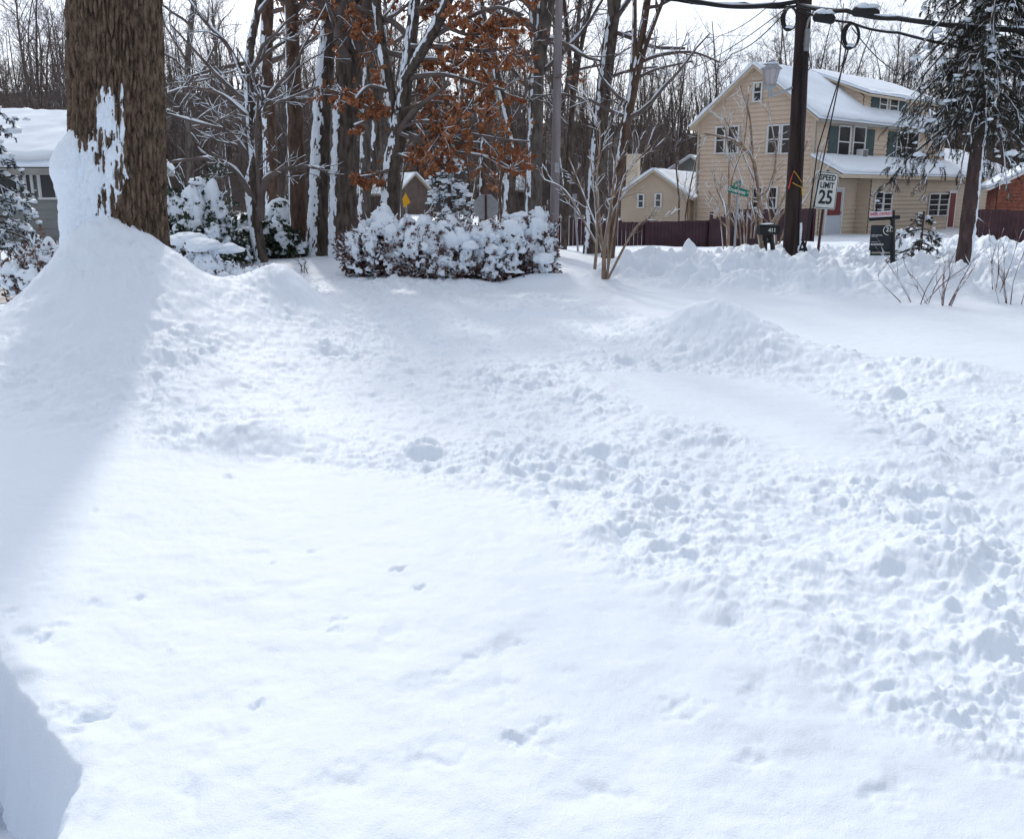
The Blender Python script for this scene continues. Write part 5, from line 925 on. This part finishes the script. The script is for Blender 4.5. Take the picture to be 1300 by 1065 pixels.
# ---------------------------------------------------------------- real-estate sign
def estate_sign():
    Y = 15.4; b = basept(1136, 329, Y); e = empty('real_estate_sign', b, 0, 'black real-estate sign hanging from a black post with a red UNDER CONTRACT rider', 'sign')
    top = P3(1133, 267, Y) - b; m = MB(); m.tube([(0, 0, -.2), (top[0], 0, top[2])], .047, 4); po = m.build('post', M['black'], e, False)
    a = P3(1103, 278.5, Y) - b; d = P3(1142, 276, Y) - b; m = MB(); m.tube([(a[0], -.02, a[2]), (d[0], .0, d[2])], .035, 4); m.build('arm', M['black'], e, False)
    c = P3(1117.5, 272, Y) - b; T = Matrix.Translation((c[0], -.03, c[2])) @ Matrix.Rotation(math.radians(-3), 4, 'Y') @ Matrix.Rotation(math.pi / 2, 4, 'X')
    m = MB(); rrect(m, .40, .105, .004, .008, T); p = m.build('rider', M['pink'], e, False); text_mesh('lettering', 'UNDER CONTRACT', .070, M['red'], p, T @ Matrix.Translation((0, 0, .003)), .001, .0012, .62)
    c = P3(1117.5, 302, Y) - b; T = Matrix.Translation((c[0], -.02, c[2])) @ Matrix.Rotation(math.pi / 2, 4, 'X'); m = MB(); rrect(m, .375, .45, .004, .01, T); p = m.build('board', M['navy'], e, False)
    T2 = T @ Matrix.Translation((.115, .135, .006)); m = MB(); ring(m, .082, .008, T2, 40, 5, -20, 280); m.build('emblem_ring', M['cream'], p); text_mesh('lettering', '21', .115, M['cream'], p, T2 @ Matrix.Translation((.015, .01, 0)), .001, .003, .85)
    # illegible small lines of the board: thin pale rules of the same length
    m = MB()
    for (x, y, w_, h_) in ((-.07, .045, .20, .016), (-.105, .018, .12, .008), (-.10, -.075, .14, .008), (-.045, -.118, .25, .030)):
        for i in range(int(w_ / .018)): m.poly_prism([list(T @ Vector(q)) for q in ((x - w_ / 2 + i * .018, y - h_ / 2, .0015), (x - w_ / 2 + i * .018 + .012, y - h_ / 2, .0015), (x - w_ / 2 + i * .018 + .012, y + h_ / 2, .0015), (x - w_ / 2 + i * .018, y + h_ / 2, .0015))], (0, -.001, 0))
    m.build('small_print', M['trim'], p, False)
    m = MB(); 
    for sx in (-.15, .15): m.tube([list(T @ Vector((sx, .225, 0))), list(T @ Vector((sx, .30, 0)))], .004, 4)
    m.build('hook', M['metal'], e)
    c = P3(1117.5, 321, Y) - b; T = Matrix.Translation((c[0], -.02, c[2])) @ Matrix.Rotation(math.pi / 2, 4, 'X'); m = MB(); rrect(m, .375, .10, .004, .008, T); p = m.build('lower_rider', M['navy'], e, False)
    m = MB()
    for i in range(19):
        x = -.165 + i * .0175; m.poly_prism([list(T @ Vector(q)) for q in ((x, -.012, .0015), (x + .011, -.012, .0015), (x + .011, .014, .0015), (x, .014, .0015))], (0, -.001, 0))
    m.build('small_print', M['curtain'], p, False)
    m = MB(); blobs(m, [P3(1118, 266.5, Y) - b - [0, .0, 0]], [[.10, .02, .006]], np.random.default_rng(4), .15, 1.6, .5); m.build('snow_cover', M['snow'], e)
estate_sign()
# ---------------------------------------------------------------- utility pole, wires
def cable(mb, pts, r, k=5, sag=0.0, n=24, snow=None):
    a, b = np.asarray(pts[0], float), np.asarray(pts[1], float); t = np.linspace(0, 1, n)[:, None]; p = a * (1 - t) + b * t; p[:, 2] -= (sag * 4 * t * (1 - t))[:, 0]; mb.tube(p, r, k)
    return p
def util_pole():
    Y = 18.2; b = basept(1004, 322, Y); e = empty('utility_pole', b, 0, 'dark brown wooden utility pole carrying cables and a lantern in front of the beige house', 'utility pole')
    top = P3(1021, 0, Y) - b; d = top / np.linalg.norm(top); m = MB(); pts = np.array([d * z for z in (-.3, 1.5, 3, 5, 7, 10.2)]); bark_trunk(m, pts, np.array([.175, .165, .155, .148, .14, .12]), 16, .1, .025, 7); m.build('shaft', M['pole'], e)
    def at(px, py, dy=0): return P3(px, py, Y + dy) - b
    m = MB(); m.tube([d * 8.9 + [-1.2, 0, 0], d * 8.9 + [1.2, 0, 0]], .055, 4); m.build('crossarm', M['pole'], e, False)
    for x in (-1.1, -.4, .4, 1.1): m = MB(); m.tube([d * 8.9 + [x, 0, .05], d * 8.9 + [x, 0, .20]], [.03, .045], 8); m.build('insulator', M['metal'], e)
    m = MB(); a = at(1024, 52, -.17); m.box(a + [-.05, -.05, -.20], a + [.05, .05, .22]); m.build('grey_box', M['metal'], e, False)
    m = MB(); m.tube([at(1027, 68, -.17), at(1029, 85, -.17), at(1026, 90, -.17)], .01, 5); m.build('drip_loop', M['rubber'], e); m = MB(); m.tube([at(1024, 36, -.16), at(1026, 26, -.16), at(1037, 8, -.2)], .022, 6); m.build('conduit', M['metal'], e)
    m = MB(); m.tube([at(1014, 312, -.16), at(1020, 60, -.17)], .014, 5); m.build('ground_wire', M['rubber'], e)
    # ribbons
    m = MB(); m.tube([at(1008, 217, -.20), at(1004, 228, -.20), at(1001, 240, -.19)], [.005, .010, .015], 4); m.build('red_ribbon', M['ribbon_r'], e, False)
    m = MB(); m.tube([at(1008, 217, -.20), at(1013, 224, -.2), at(1018, 232, -.18)], .006, 4); m.tube([at(1006, 232, -.20), at(1011, 235, -.2), at(1018, 238, -.18), at(1019, 248, -.17)], [.006, .007, .008, .017], 4); m.build('yellow_ribbon', M['ribbon_y'], e, False)
    m = MB(); plaster(m, [(0, 0, .0), (0, 0, .75)], [.172, .168], math.radians(-35), .45, None, .05, .7, dz=.03, seed=9); m.build('snow_cover', M['snow'], e)
util_pole()
def lamp():
    Y = 18.0; b = P3(1011, 112, 18.2); e = empty('street_lantern', b, 0, 'pale grey lantern-style street lamp on a curved arm off the utility pole', 'street lamp')
    def at(px, py): return P3(px, py, Y) - b
    m = MB(); m.tube([(-.10, -.02, 0), at(1000, 114.5), at(988, 118), at(979, 122), at(978, 118)], [.03, .028, .026, .03, .035], 8); m.build('arm', M['lampgrey'], e)
    c = at(978.5, 98); s = Y / F
    def lathe(mb, prof, k=8, sm=False):
        v = []; n = len(prof)
        for (r, z) in prof:
            for i in range(k): a = 2 * math.pi * (i + .5) / k; v.append((c[0] + r * math.cos(a), c[1] + r * math.sin(a), c[2] + z))
        q = [[i * k + j, i * k + (j + 1) % k, (i + 1) * k + (j + 1) % k, (i + 1) * k + j] for i in range(n - 1) for j in range(k)]; mb.add(v, q)
    m = MB(); lathe(m, [(.095, -.17), (.165, .13), (.16, .14), (.0, .14)], 8); m.build('lamp_glass', M['lampglass'], e, False)
    m = MB(); lathe(m, [(.0, .142), (.21, .142), (.215, .155), (.13, .225), (.075, .26), (.06, .29), (.07, .30), (.0, .32)], 16); m.build('cap', M['lampgrey'], e)
    m = MB(); lathe(m, [(0, -.172), (.125, -.172), (.12, -.21), (.05, -.25), (.035, -.36), (.05, -.38), (.0, -.40)], 12); m.build('base', M['lampgrey'], e)
    m = MB()
    for i in range(8): a = 2 * math.pi * (i + .5) / 8; m.tube([(c[0] + .098 * math.cos(a), c[1] + .098 * math.sin(a), c[2] - .17), (c[0] + .168 * math.cos(a), c[1] + .168 * math.sin(a), c[2] + .13)], .007, 4)
    m.build('glazing_bar', M['lampgrey'], e)
    m = MB(); blobs(m, [[c[0], c[1], c[2] + .24]], [[.16, .16, .045]], np.random.default_rng(6), .2, 2, .3); m.build('snow_cover', M['snow'], e)
lamp()
def wires():
    Y = 18.1
    def W(px, py, Yy): return P3(px, py, Yy)
    def one(label, pts, r, sag=.1, snow=0, name='overhead_cable', extra=None):
        b = np.asarray(pts[0]); e = empty(name, b, 0, label, 'cable') if (snow or extra) else None
        m = MB(); P = []
        for i in range(len(pts) - 1): P.append(cable(m, (pts[i] - b, pts[i + 1] - b), r, sag=sag))
        if e is None:
            o = m.build(name, M['rubber']); o.location = b; tag(o, label, 'cable'); return o
        m.build('line', M['rubber'], e)
        if snow:
            P = np.vstack(P); s = MB(); rg = np.random.default_rng(int(r * 1e4)); nz = vn3(P * 2.0 + 3, 5); Q = P + [0, 0, r * 1.1]; s.tube(Q, np.clip((nz - .3) * 2, 0.02, 1) * r * 1.1 * snow, 5); s.build('snow_cover', M['snow'], e)
        return e
    one('thick cable bundle passing left from the pole top across the sky', [W(1012, 2, 17.9), W(860, -4, 19.5), W(400, -60, 26)], .045, .15, .8)
    one('second thick cable just under the bundle left of the pole', [W(1012, 8, 17.9), W(945, 5, 18.6), W(860, 1, 19.6), W(400, -50, 26)], .028, .05, .6)
    one('thick cable descending right from the pole past the spruce crown', [W(1012, 6, 17.9), W(1075, 14, 16.6), W(1140, 24, 15.6), W(1330, 40, 13.5)], .040, .04, .8)
    one('lower cable sloping right from the pole through the hanging coil', [W(1014, 13, 17.9), W(1080, 29, 16.8), W(1140, 42, 16.0), W(1330, 80, 14)], .022, .04, .6)
    one('thin service wire from the pole down left, upper of two', [W(1005, 5, 18), W(870, 90, 30), W(850, 103, 34)], .012, .15)
    one('thin service wire from the pole down left, lower of two', [W(1000, 12, 18), W(930, 68, 26), W(882, 112, 38)], .014, .15)
    one('faint wire rising left from the pole across the woods', [W(985, 0, 18), W(915, 45, 26), W(850, 85, 36)], .010, .1)
    one('slack wire swinging down right behind the spruce', [W(1082, 36, 17), W(1140, 92, 22), W(1190, 130, 34)], .012, .1)
    gb = basept(1020, 316, 17.6)
    one('left strand of the guy wires anchored beside the pole', [W(1074, 62, 18.0), gb + [0, 0, .1]], .014, .0, name='guy_wire'); one('right strand of the guy wires anchored beside the pole', [W(1077, 62, 18.3), W(1038, 190, 18.2), gb + [.05, .1, .1]], .014, .0, name='guy_wire')
    for lab, px, py, Yy, R_ in (('coil of black cable hanging left of the utility pole', 1003, 24, 17.7, .215), ('coil of black cable hanging from the line right of the utility pole', 1080.5, 46, 16.8, .225)):
        c = W(px, py, Yy); e = empty('cable_coil', c, 0, lab, 'cable coil', 'cable coils hanging beside the pole'); m = MB(); rg = np.random.default_rng(3)
        for i in range(5):
            T = Matrix.Rotation(math.radians(8 + 2 * i), 4, 'Z') @ Matrix.Rotation(math.pi / 2, 4, 'X') @ Matrix.Diagonal((.74, 1, 1, 1)) @ Matrix.Translation((rg.uniform(-.01, .01), rg.uniform(-.01, .01), .02 * i - .04)); ring(m, R_ * (1 - .02 * i), .013, T, 36, 5)
        m.build('coil', M['rubber'], e); m = MB(); blobs(m, [[0, -.02, -R_ + .05]], [[.11, .05, .05]], rg, .3, 2, .6); m.build('snow_cover', M['snow'], e)
    for lab, px, py, Yy, L_, r in (('black splice canister capped with snow right beside the pole', 1046, 24, 17.0, .40, .085), ('snow-capped splice case on the cable farther right', 1099, 17, 16.2, .46, .085)):
        c = W(px, py, Yy); e = empty('splice_case', c, math.radians(-35), lab, 'cable box'); m = MB(); m.tube([(-L_ / 2, 0, .05), (-L_ / 2 + .04, 0, .045), (L_ / 2 - .04, 0, -.035), (L_ / 2, 0, -.04)], [r * .6, r, r, r * .6], 12); m.build('case', M['rubber'], e)
        m = MB(); blobs(m, [[-.08, 0, r + .02], [.09, 0, r]], [[.16, .07, .07], [.15, .07, .06]], np.random.default_rng(5), .25, 2, .4); m.build('snow_cover', M['snow'], e)
wires()
def grey_pole():
    b = basept(703, 276, 21); e = empty('utility_pole', b, 0, 'weathered pale grey wooden pole at the right end of the hedge', 'utility pole'); t = P3(709, 40, 21) - b; t2 = P3(710.5, -60, 21) - b
    m = MB(); bark_trunk(m, np.array([[0, 0, -.3], t * .5, t, t2]), np.array([.115, .105, .09, .08]), 14, .1, .02, 3); m.build('shaft', M['pole_g'], e)
    m = MB(); z = t * .42; m.box(z + [-.02, -.14, -.12], z + [.09, -.095, .12]); m.build('tag_plate', M['metal'], e, False)
grey_pole()
def stop_sign():
    Y = 24; b = basept(617, 300, Y); e = empty('stop_sign', b, 0, 'back of a grey octagonal stop sign peeking over the hedge', 'sign'); c = P3(617, 263, Y) - b
    m = MB(); a = [math.radians(22.5 + 45 * i) for i in range(8)]; m.poly_prism([(c[0] + .37 * math.cos(x), 0, c[2] + .37 * math.sin(x)) for x in a], (0, .01, 0)); m.build('panel', M['metal'], e, False)
    m = MB(); m.box((-.03, -.05, -.2), (.03, -.003, c[2] + .33)); m.build('post', M['rust'], e, False)
stop_sign()
def yellow_sign():
    Y = 27; b = basept(516, 300, Y); e = empty('warning_sign', b, 0, 'small yellow diamond road sign just above the hedge top', 'sign'); c = P3(516, 255, Y) - b
    m = MB(); m.poly_prism([(c[0] - .10, .1, c[2] - .22), (c[0] + .13, -.02, c[2] - .05), (c[0] - .02, 0, c[2] + .24), (c[0] - .14, .1, c[2] + .05)], (0, .01, 0)); m.build('panel', M['yellow'], e, False); m = MB(); m.box((-.03, .12, -.2), (.03, .16, c[2] + .1)); m.build('post', M['metal'], e, False)
yellow_sign()
def yard_frame():
    Y = 17.4; b = basept(1018, 318, Y); e = empty('yard_sign', b, 0, 'small black folding frame sign half buried beside the utility pole', 'sign'); m = MB()
    A_, B_, C_ = P3(1019, 304, Y) - b, P3(1014, 319, Y - .1) - b, P3(1025, 319, Y - .1) - b
    m.poly_prism([A_ + [0, 0, 0], A_ + [.03, 0, 0], B_ + [.03, 0, 0], B_], (0, .02, 0)); m.poly_prism([A_ + [-.02, .03, 0], A_ + [.03, .03, 0], C_ + [.02, .03, 0], C_ + [-.05, .03, 0]], (0, .02, 0)); m.build('frame', M['black'], e, False)
    m = MB(); m.poly_prism([B_ + [0.03, .055, .0], C_ + [-.02, .055, .0], C_ + [-.02, .055, .07], B_ + [.04, .055, .05]], (0, .01, 0)); m.build('panel', M['navy'], e, False)
yard_frame()
def thin_post():
    Y = 24; b = basept(735, 304, Y); e = empty('marker_post', b, 0, 'thin blue-grey marker post leaning in front of the maroon fence', 'post'); t = P3(729, 252, Y) - b; m = MB(); m.tube([(0, 0, -.2), t], .028, 8); m.build('post', M['lampgrey'], e); m = MB(); m.box(t + [-.06, -.04, -.02], t + [.08, -.03, .12]); m.build('plate', M['metal'], e, False)
thin_post()
# slushy drive at the far left
xx, yy = np.meshgrid(np.linspace(-16, -7.0, 60), np.linspace(12.6, 15.2, 24), indexing='ij'); yy = yy + .12 * (xx + 7); zz = H(xx.ravel(), yy.ravel()).reshape(xx.shape) + .012 - .03 * 0
n, m_ = xx.shape; idx = np.arange(n * m_).reshape(n, m_); r_ = MB(); r_.add(np.stack([xx, yy, zz], -1).reshape(-1, 3), np.stack([idx[:-1, :-1], idx[1:, :-1], idx[1:, 1:], idx[:-1, 1:]], -1).reshape(-1, 4)); tag(r_.build('driveway', M['road']), kind='structure')
# ---------------------------------------------------------------- hillside and woods
M['hill'] = mat('leaf_littered_hillside', (0.085, 0.068, 0.064), 0.95, col2=(0.20, 0.18, 0.185), vscale=.35, ramp=(.50, .85), bump=1, bscale=1.5, bdist=.5)
def hz(x, y):
    d = np.hypot(x, y * 1.0); return -1.2 + 15.5 * sstep(72, 150, d) * (.80 + .35 * fbm2(x * .012 + 3, y * .012, 401, 3) + .34 * sstep(5, -60, x)) + 1.2 * fbm2(x * .05, y * .05, 402, 3)
A2, R2_ = np.meshgrid(np.radians(np.linspace(-80, 80, 240)), np.concatenate([np.linspace(62, 160, 70), np.linspace(165, 420, 20)])); xx = np.sin(A2) * R2_; yy = np.cos(A2) * R2_
zz = hz(xx, yy) + 1.0 * (vn2(xx * .7, yy * .7, 405) - .5) + 2.6 * (vn2(xx * .16, yy * .16, 406) - .5) * sstep(80, 110, R2_); n, m_ = xx.shape; idx = np.arange(n * m_).reshape(n, m_)
r_ = MB(); r_.add(np.stack([xx, yy, zz], -1).reshape(-1, 3), np.stack([idx[:-1, :-1], idx[:-1, 1:], idx[1:, 1:], idx[1:, :-1]], -1).reshape(-1, 4)); tag(r_.build('wooded_hill', M['hill']), kind='structure')
def proto(seed, h, r, fork, mats, fine=1.0):
    rg = np.random.default_rng(seed); b = np.zeros(3); t = [MB(), MB(), MB()]
    lean = rg.normal(size=2) * .11; n = 9; z = np.linspace(0, h, n); p = np.stack([lean[0] * z + .18 * np.cumsum(rg.normal(size=n)) * .5, lean[1] * z + .18 * np.cumsum(rg.normal(size=n)) * .5, z], -1); p -= p[0]
    ra = r * (1 - .85 * (z / h)) + .01; bark_trunk(t[0], p, ra, 9, .25, .05, seed); par = [resample(p, ra, 14)]
    for f in range(fork):
        zf = h * rg.uniform(.25, .5); q0 = np.array([np.interp(zf, z, p[:, i]) for i in range(3)]); a = rg.uniform(0, 6.28); dd = np.array([math.cos(a) * .22, math.sin(a) * .22, 1.0]); L = (h - zf) * rg.uniform(.75, 1); q = np.array([q0, q0 + dd * L * .3, q0 + dd * L * .65 + rg.normal(size=3) * .2, q0 + dd * L + rg.normal(size=3) * .3]); rr_ = np.interp(zf, z, ra) * np.array([.8, .65, .4, .1]); bark_trunk(t[0], q, rr_, 8, .3, .05, seed + f); par.append(resample(q, rr_, 14))
    P = np.stack([a[0] for a in par]); R = np.stack([a[1] for a in par])
    for j, sp in enumerate((dict(c=int(17 * fine), t0=.22, t1=1, ang=(30, 65), lenf=(.14, .34), N=8, wand=.14, up=.09, rf=(.35, .55), minr=.012), dict(c=7, t0=.2, t1=1, ang=(25, 60), lenf=(.3, .6), N=6, wand=.16, up=.05, rf=(.4, .6), minr=.008), dict(c=6, t0=.2, t1=1, ang=(25, 55), lenf=(.35, .6), N=4, wand=.18, up=.03, rf=(.5, .7), minr=.006))):
        P, R = spawn(P, R, rg, **sp); t[1].tubes(P, R, (5, 3, 3)[j])
        if j < 2: snow_on(t[2], P, R, rg, 4, (.45, .15)[j], .6, seed=seed + j)
    plaster(t[2], p[:6], ra[:6], AZW, .5, rg, .05, .42, dz=.10, seed=seed)
    e = empty('bare_tree', (0, 0, 0)); t[0].build('trunk', M[mats[0]], e); t[1].build('crown', M[mats[1]], e)
    if t[2].n: t[2].build('snow_cover', M['snow'], e)
    return e
PR = [proto(501, 15, .13, 2, ('bark_g', 'twig')), proto(502, 17, .16, 1, ('bark_g', 'twig')), proto(503, 13, .10, 3, ('bark_b', 'twig')), proto(504, 16, .17, 2, ('bark_d', 'twig')), proto(505, 11, .09, 1, ('bark_b', 'twig'), 1.1), proto(506, 14, .12, 3, ('bark_g', 'twig')), proto(507, 18, .15, 2, ('bark_g', 'twig')), proto(508, 9, .07, 2, ('bark_b', 'twig'), 1.2)]
for p_ in PR: p_['category'] = 'tree'
used = set()
def put(i, x, y, z, s, rz, label, group):
    src = PR[i]
    if i not in used: used.add(i); r = src
    else:
        r = src.copy(); COL.objects.link(r)
        for ch in PCH[i]: c = ch.copy(); COL.objects.link(c); c.parent = r
    r.location = (x, y, z); r.scale = (s, s, s); r.rotation_euler = (0, 0, rz); tag(r, label, 'tree', group)
bpy.context.view_layer.update(); PCH = [list(p.children) for p in PR]
def okspot(x, y):
    hx, hy = x - HC[0], y - HC[1]; c, s = math.cos(-HR), math.sin(-HR); lx, ly = hx * c - hy * s, hx * s + hy * c
    if -2.5 < lx < 22.5 and -3 < ly < 8.5: return False
    if -26 < x < -11 and 24 < y < 36: return False
    for (a, b, r) in ((6.9, 50, 7), (-6.7, 62, 7), (-1.3, 68, 6), (-16, 50, 8), (17, 74, 6), (24, 41, 5)):
        if (x - a) ** 2 + (y - b) ** 2 < r * r: return False
    return True
rw = np.random.default_rng(77); placed = []
ZN = [('bare tree in the woods behind the snowy roof of the grey-sided house', 'bare trees behind the grey-sided house', -31, -24), ('bare tree in the woods seen between the big oak and the brown trunks', 'bare trees right of the big oak', -24, -14.5), ('bare tree in the woods seen through the rusty oak leaves', 'bare trees behind the rusty leaves', -14.5, -1), ('bare tree in the woods behind the cream annex and maroon fence', 'bare trees behind the cream annex', -1, 12), ('bare tree rising above the roof of the beige house', 'bare trees behind the beige house', 12, 25), ('bare tree behind the right-hand spruce and brick outbuilding', 'bare trees behind the spruce', 25, 33)]
tries = 0
while len(placed) < 138 and tries < 6000:
    tries += 1; az = rw.uniform(-34, 34); d = 36 + 62 * rw.random() ** .85
    if az > 12 and d < 50: continue
    x, y = d * math.sin(math.radians(az)), d * math.cos(math.radians(az))
    if not okspot(x, y) or any((x - a) ** 2 + (y - b) ** 2 < 2.0 ** 2 for a, b in placed): continue
    placed.append((x, y)); z = max(H_macro(np.array([x]), np.array([y]))[0], float(hz(np.array([x]), np.array([y]))[0]) if d > 62 else -9) - .1
    zn = [q for q in ZN if q[2] <= az < q[3]] or [ZN[0] if az < 0 else ZN[-1]]; zn = zn[0]
    put(int(rw.integers(0, 8)), x, y, z, rw.uniform(.62, 1.0), rw.uniform(0, 6.28), zn[0], zn[1])
# the far wood on the hill: one uncountable mass
fm = MB(); sm = MB(); N_ = 2100; az = np.radians(rw.uniform(-60, 60, N_)); d = rw.uniform(88, 165, N_); X_ = d * np.sin(az); Y_ = d * np.cos(az); Z_ = hz(X_, Y_) - .2; h = rw.uniform(4, 13, N_); n = 7; u = np.linspace(0, 1, n)
P = np.stack([X_[:, None] + rw.normal(size=(N_, 1)) * 1.6 * u + rw.normal(size=(N_, n)) * .12, Y_[:, None] + rw.normal(size=(N_, 1)) * .8 * u, Z_[:, None] + h[:, None] * u], -1); R = rw.uniform(.08, .17, (N_, 1)) * (1 - .85 * u); fm.tubes(P, R, 4)
P, R = spawn(P, R, rw, 11, .1, 1, (25, 60), (.15, .35), 4, .15, .1, (.3, .5), .022); fm.tubes(P, R, 3)
P, R = spawn(P, R, rw, 5, .2, 1, (25, 55), (.3, .6), 3, .18, .05, (.5, .7), .018); fm.tubes(P, R, 3)
tag(fm.build('distant_wood', M['twig']), kind='stuff')
# brushy undergrowth along the wood edge
um = MB(); N_ = 5200; az = np.radians(rw.uniform(-36, 36, N_)); d = rw.uniform(64, 100, N_); X_ = d * np.sin(az); Y_ = d * np.cos(az); ok = np.array([okspot(a, b) for a, b in zip(X_, Y_)]); X_, Y_ = X_[ok], Y_[ok]; N_ = len(X_); Z_ = hz(X_, Y_) - .2
h = rw.uniform(1.2, 4.5, N_); P = np.stack([X_[:, None] + rw.normal(size=(N_, 1)) * 1.1 * u, Y_[:, None] + rw.normal(size=(N_, 1)) * .5 * u, Z_[:, None] + h[:, None] * u], -1); R = rw.uniform(.012, .03, (N_, 1)) * (1 - .7 * u); um.tubes(P, R, 3)
P, R = spawn(P, R, rw, 7, .1, 1, (20, 55), (.3, .6), 4, .15, .1, (.5, .8), .012); um.tubes(P, R, 3); P, R = spawn(P, R, rw, 4, .1, 1, (20, 55), (.3, .6), 3, .15, .1, (.5, .8), .010); um.tubes(P, R, 3)
tag(um.build('undergrowth', M['twig']), kind='stuff')
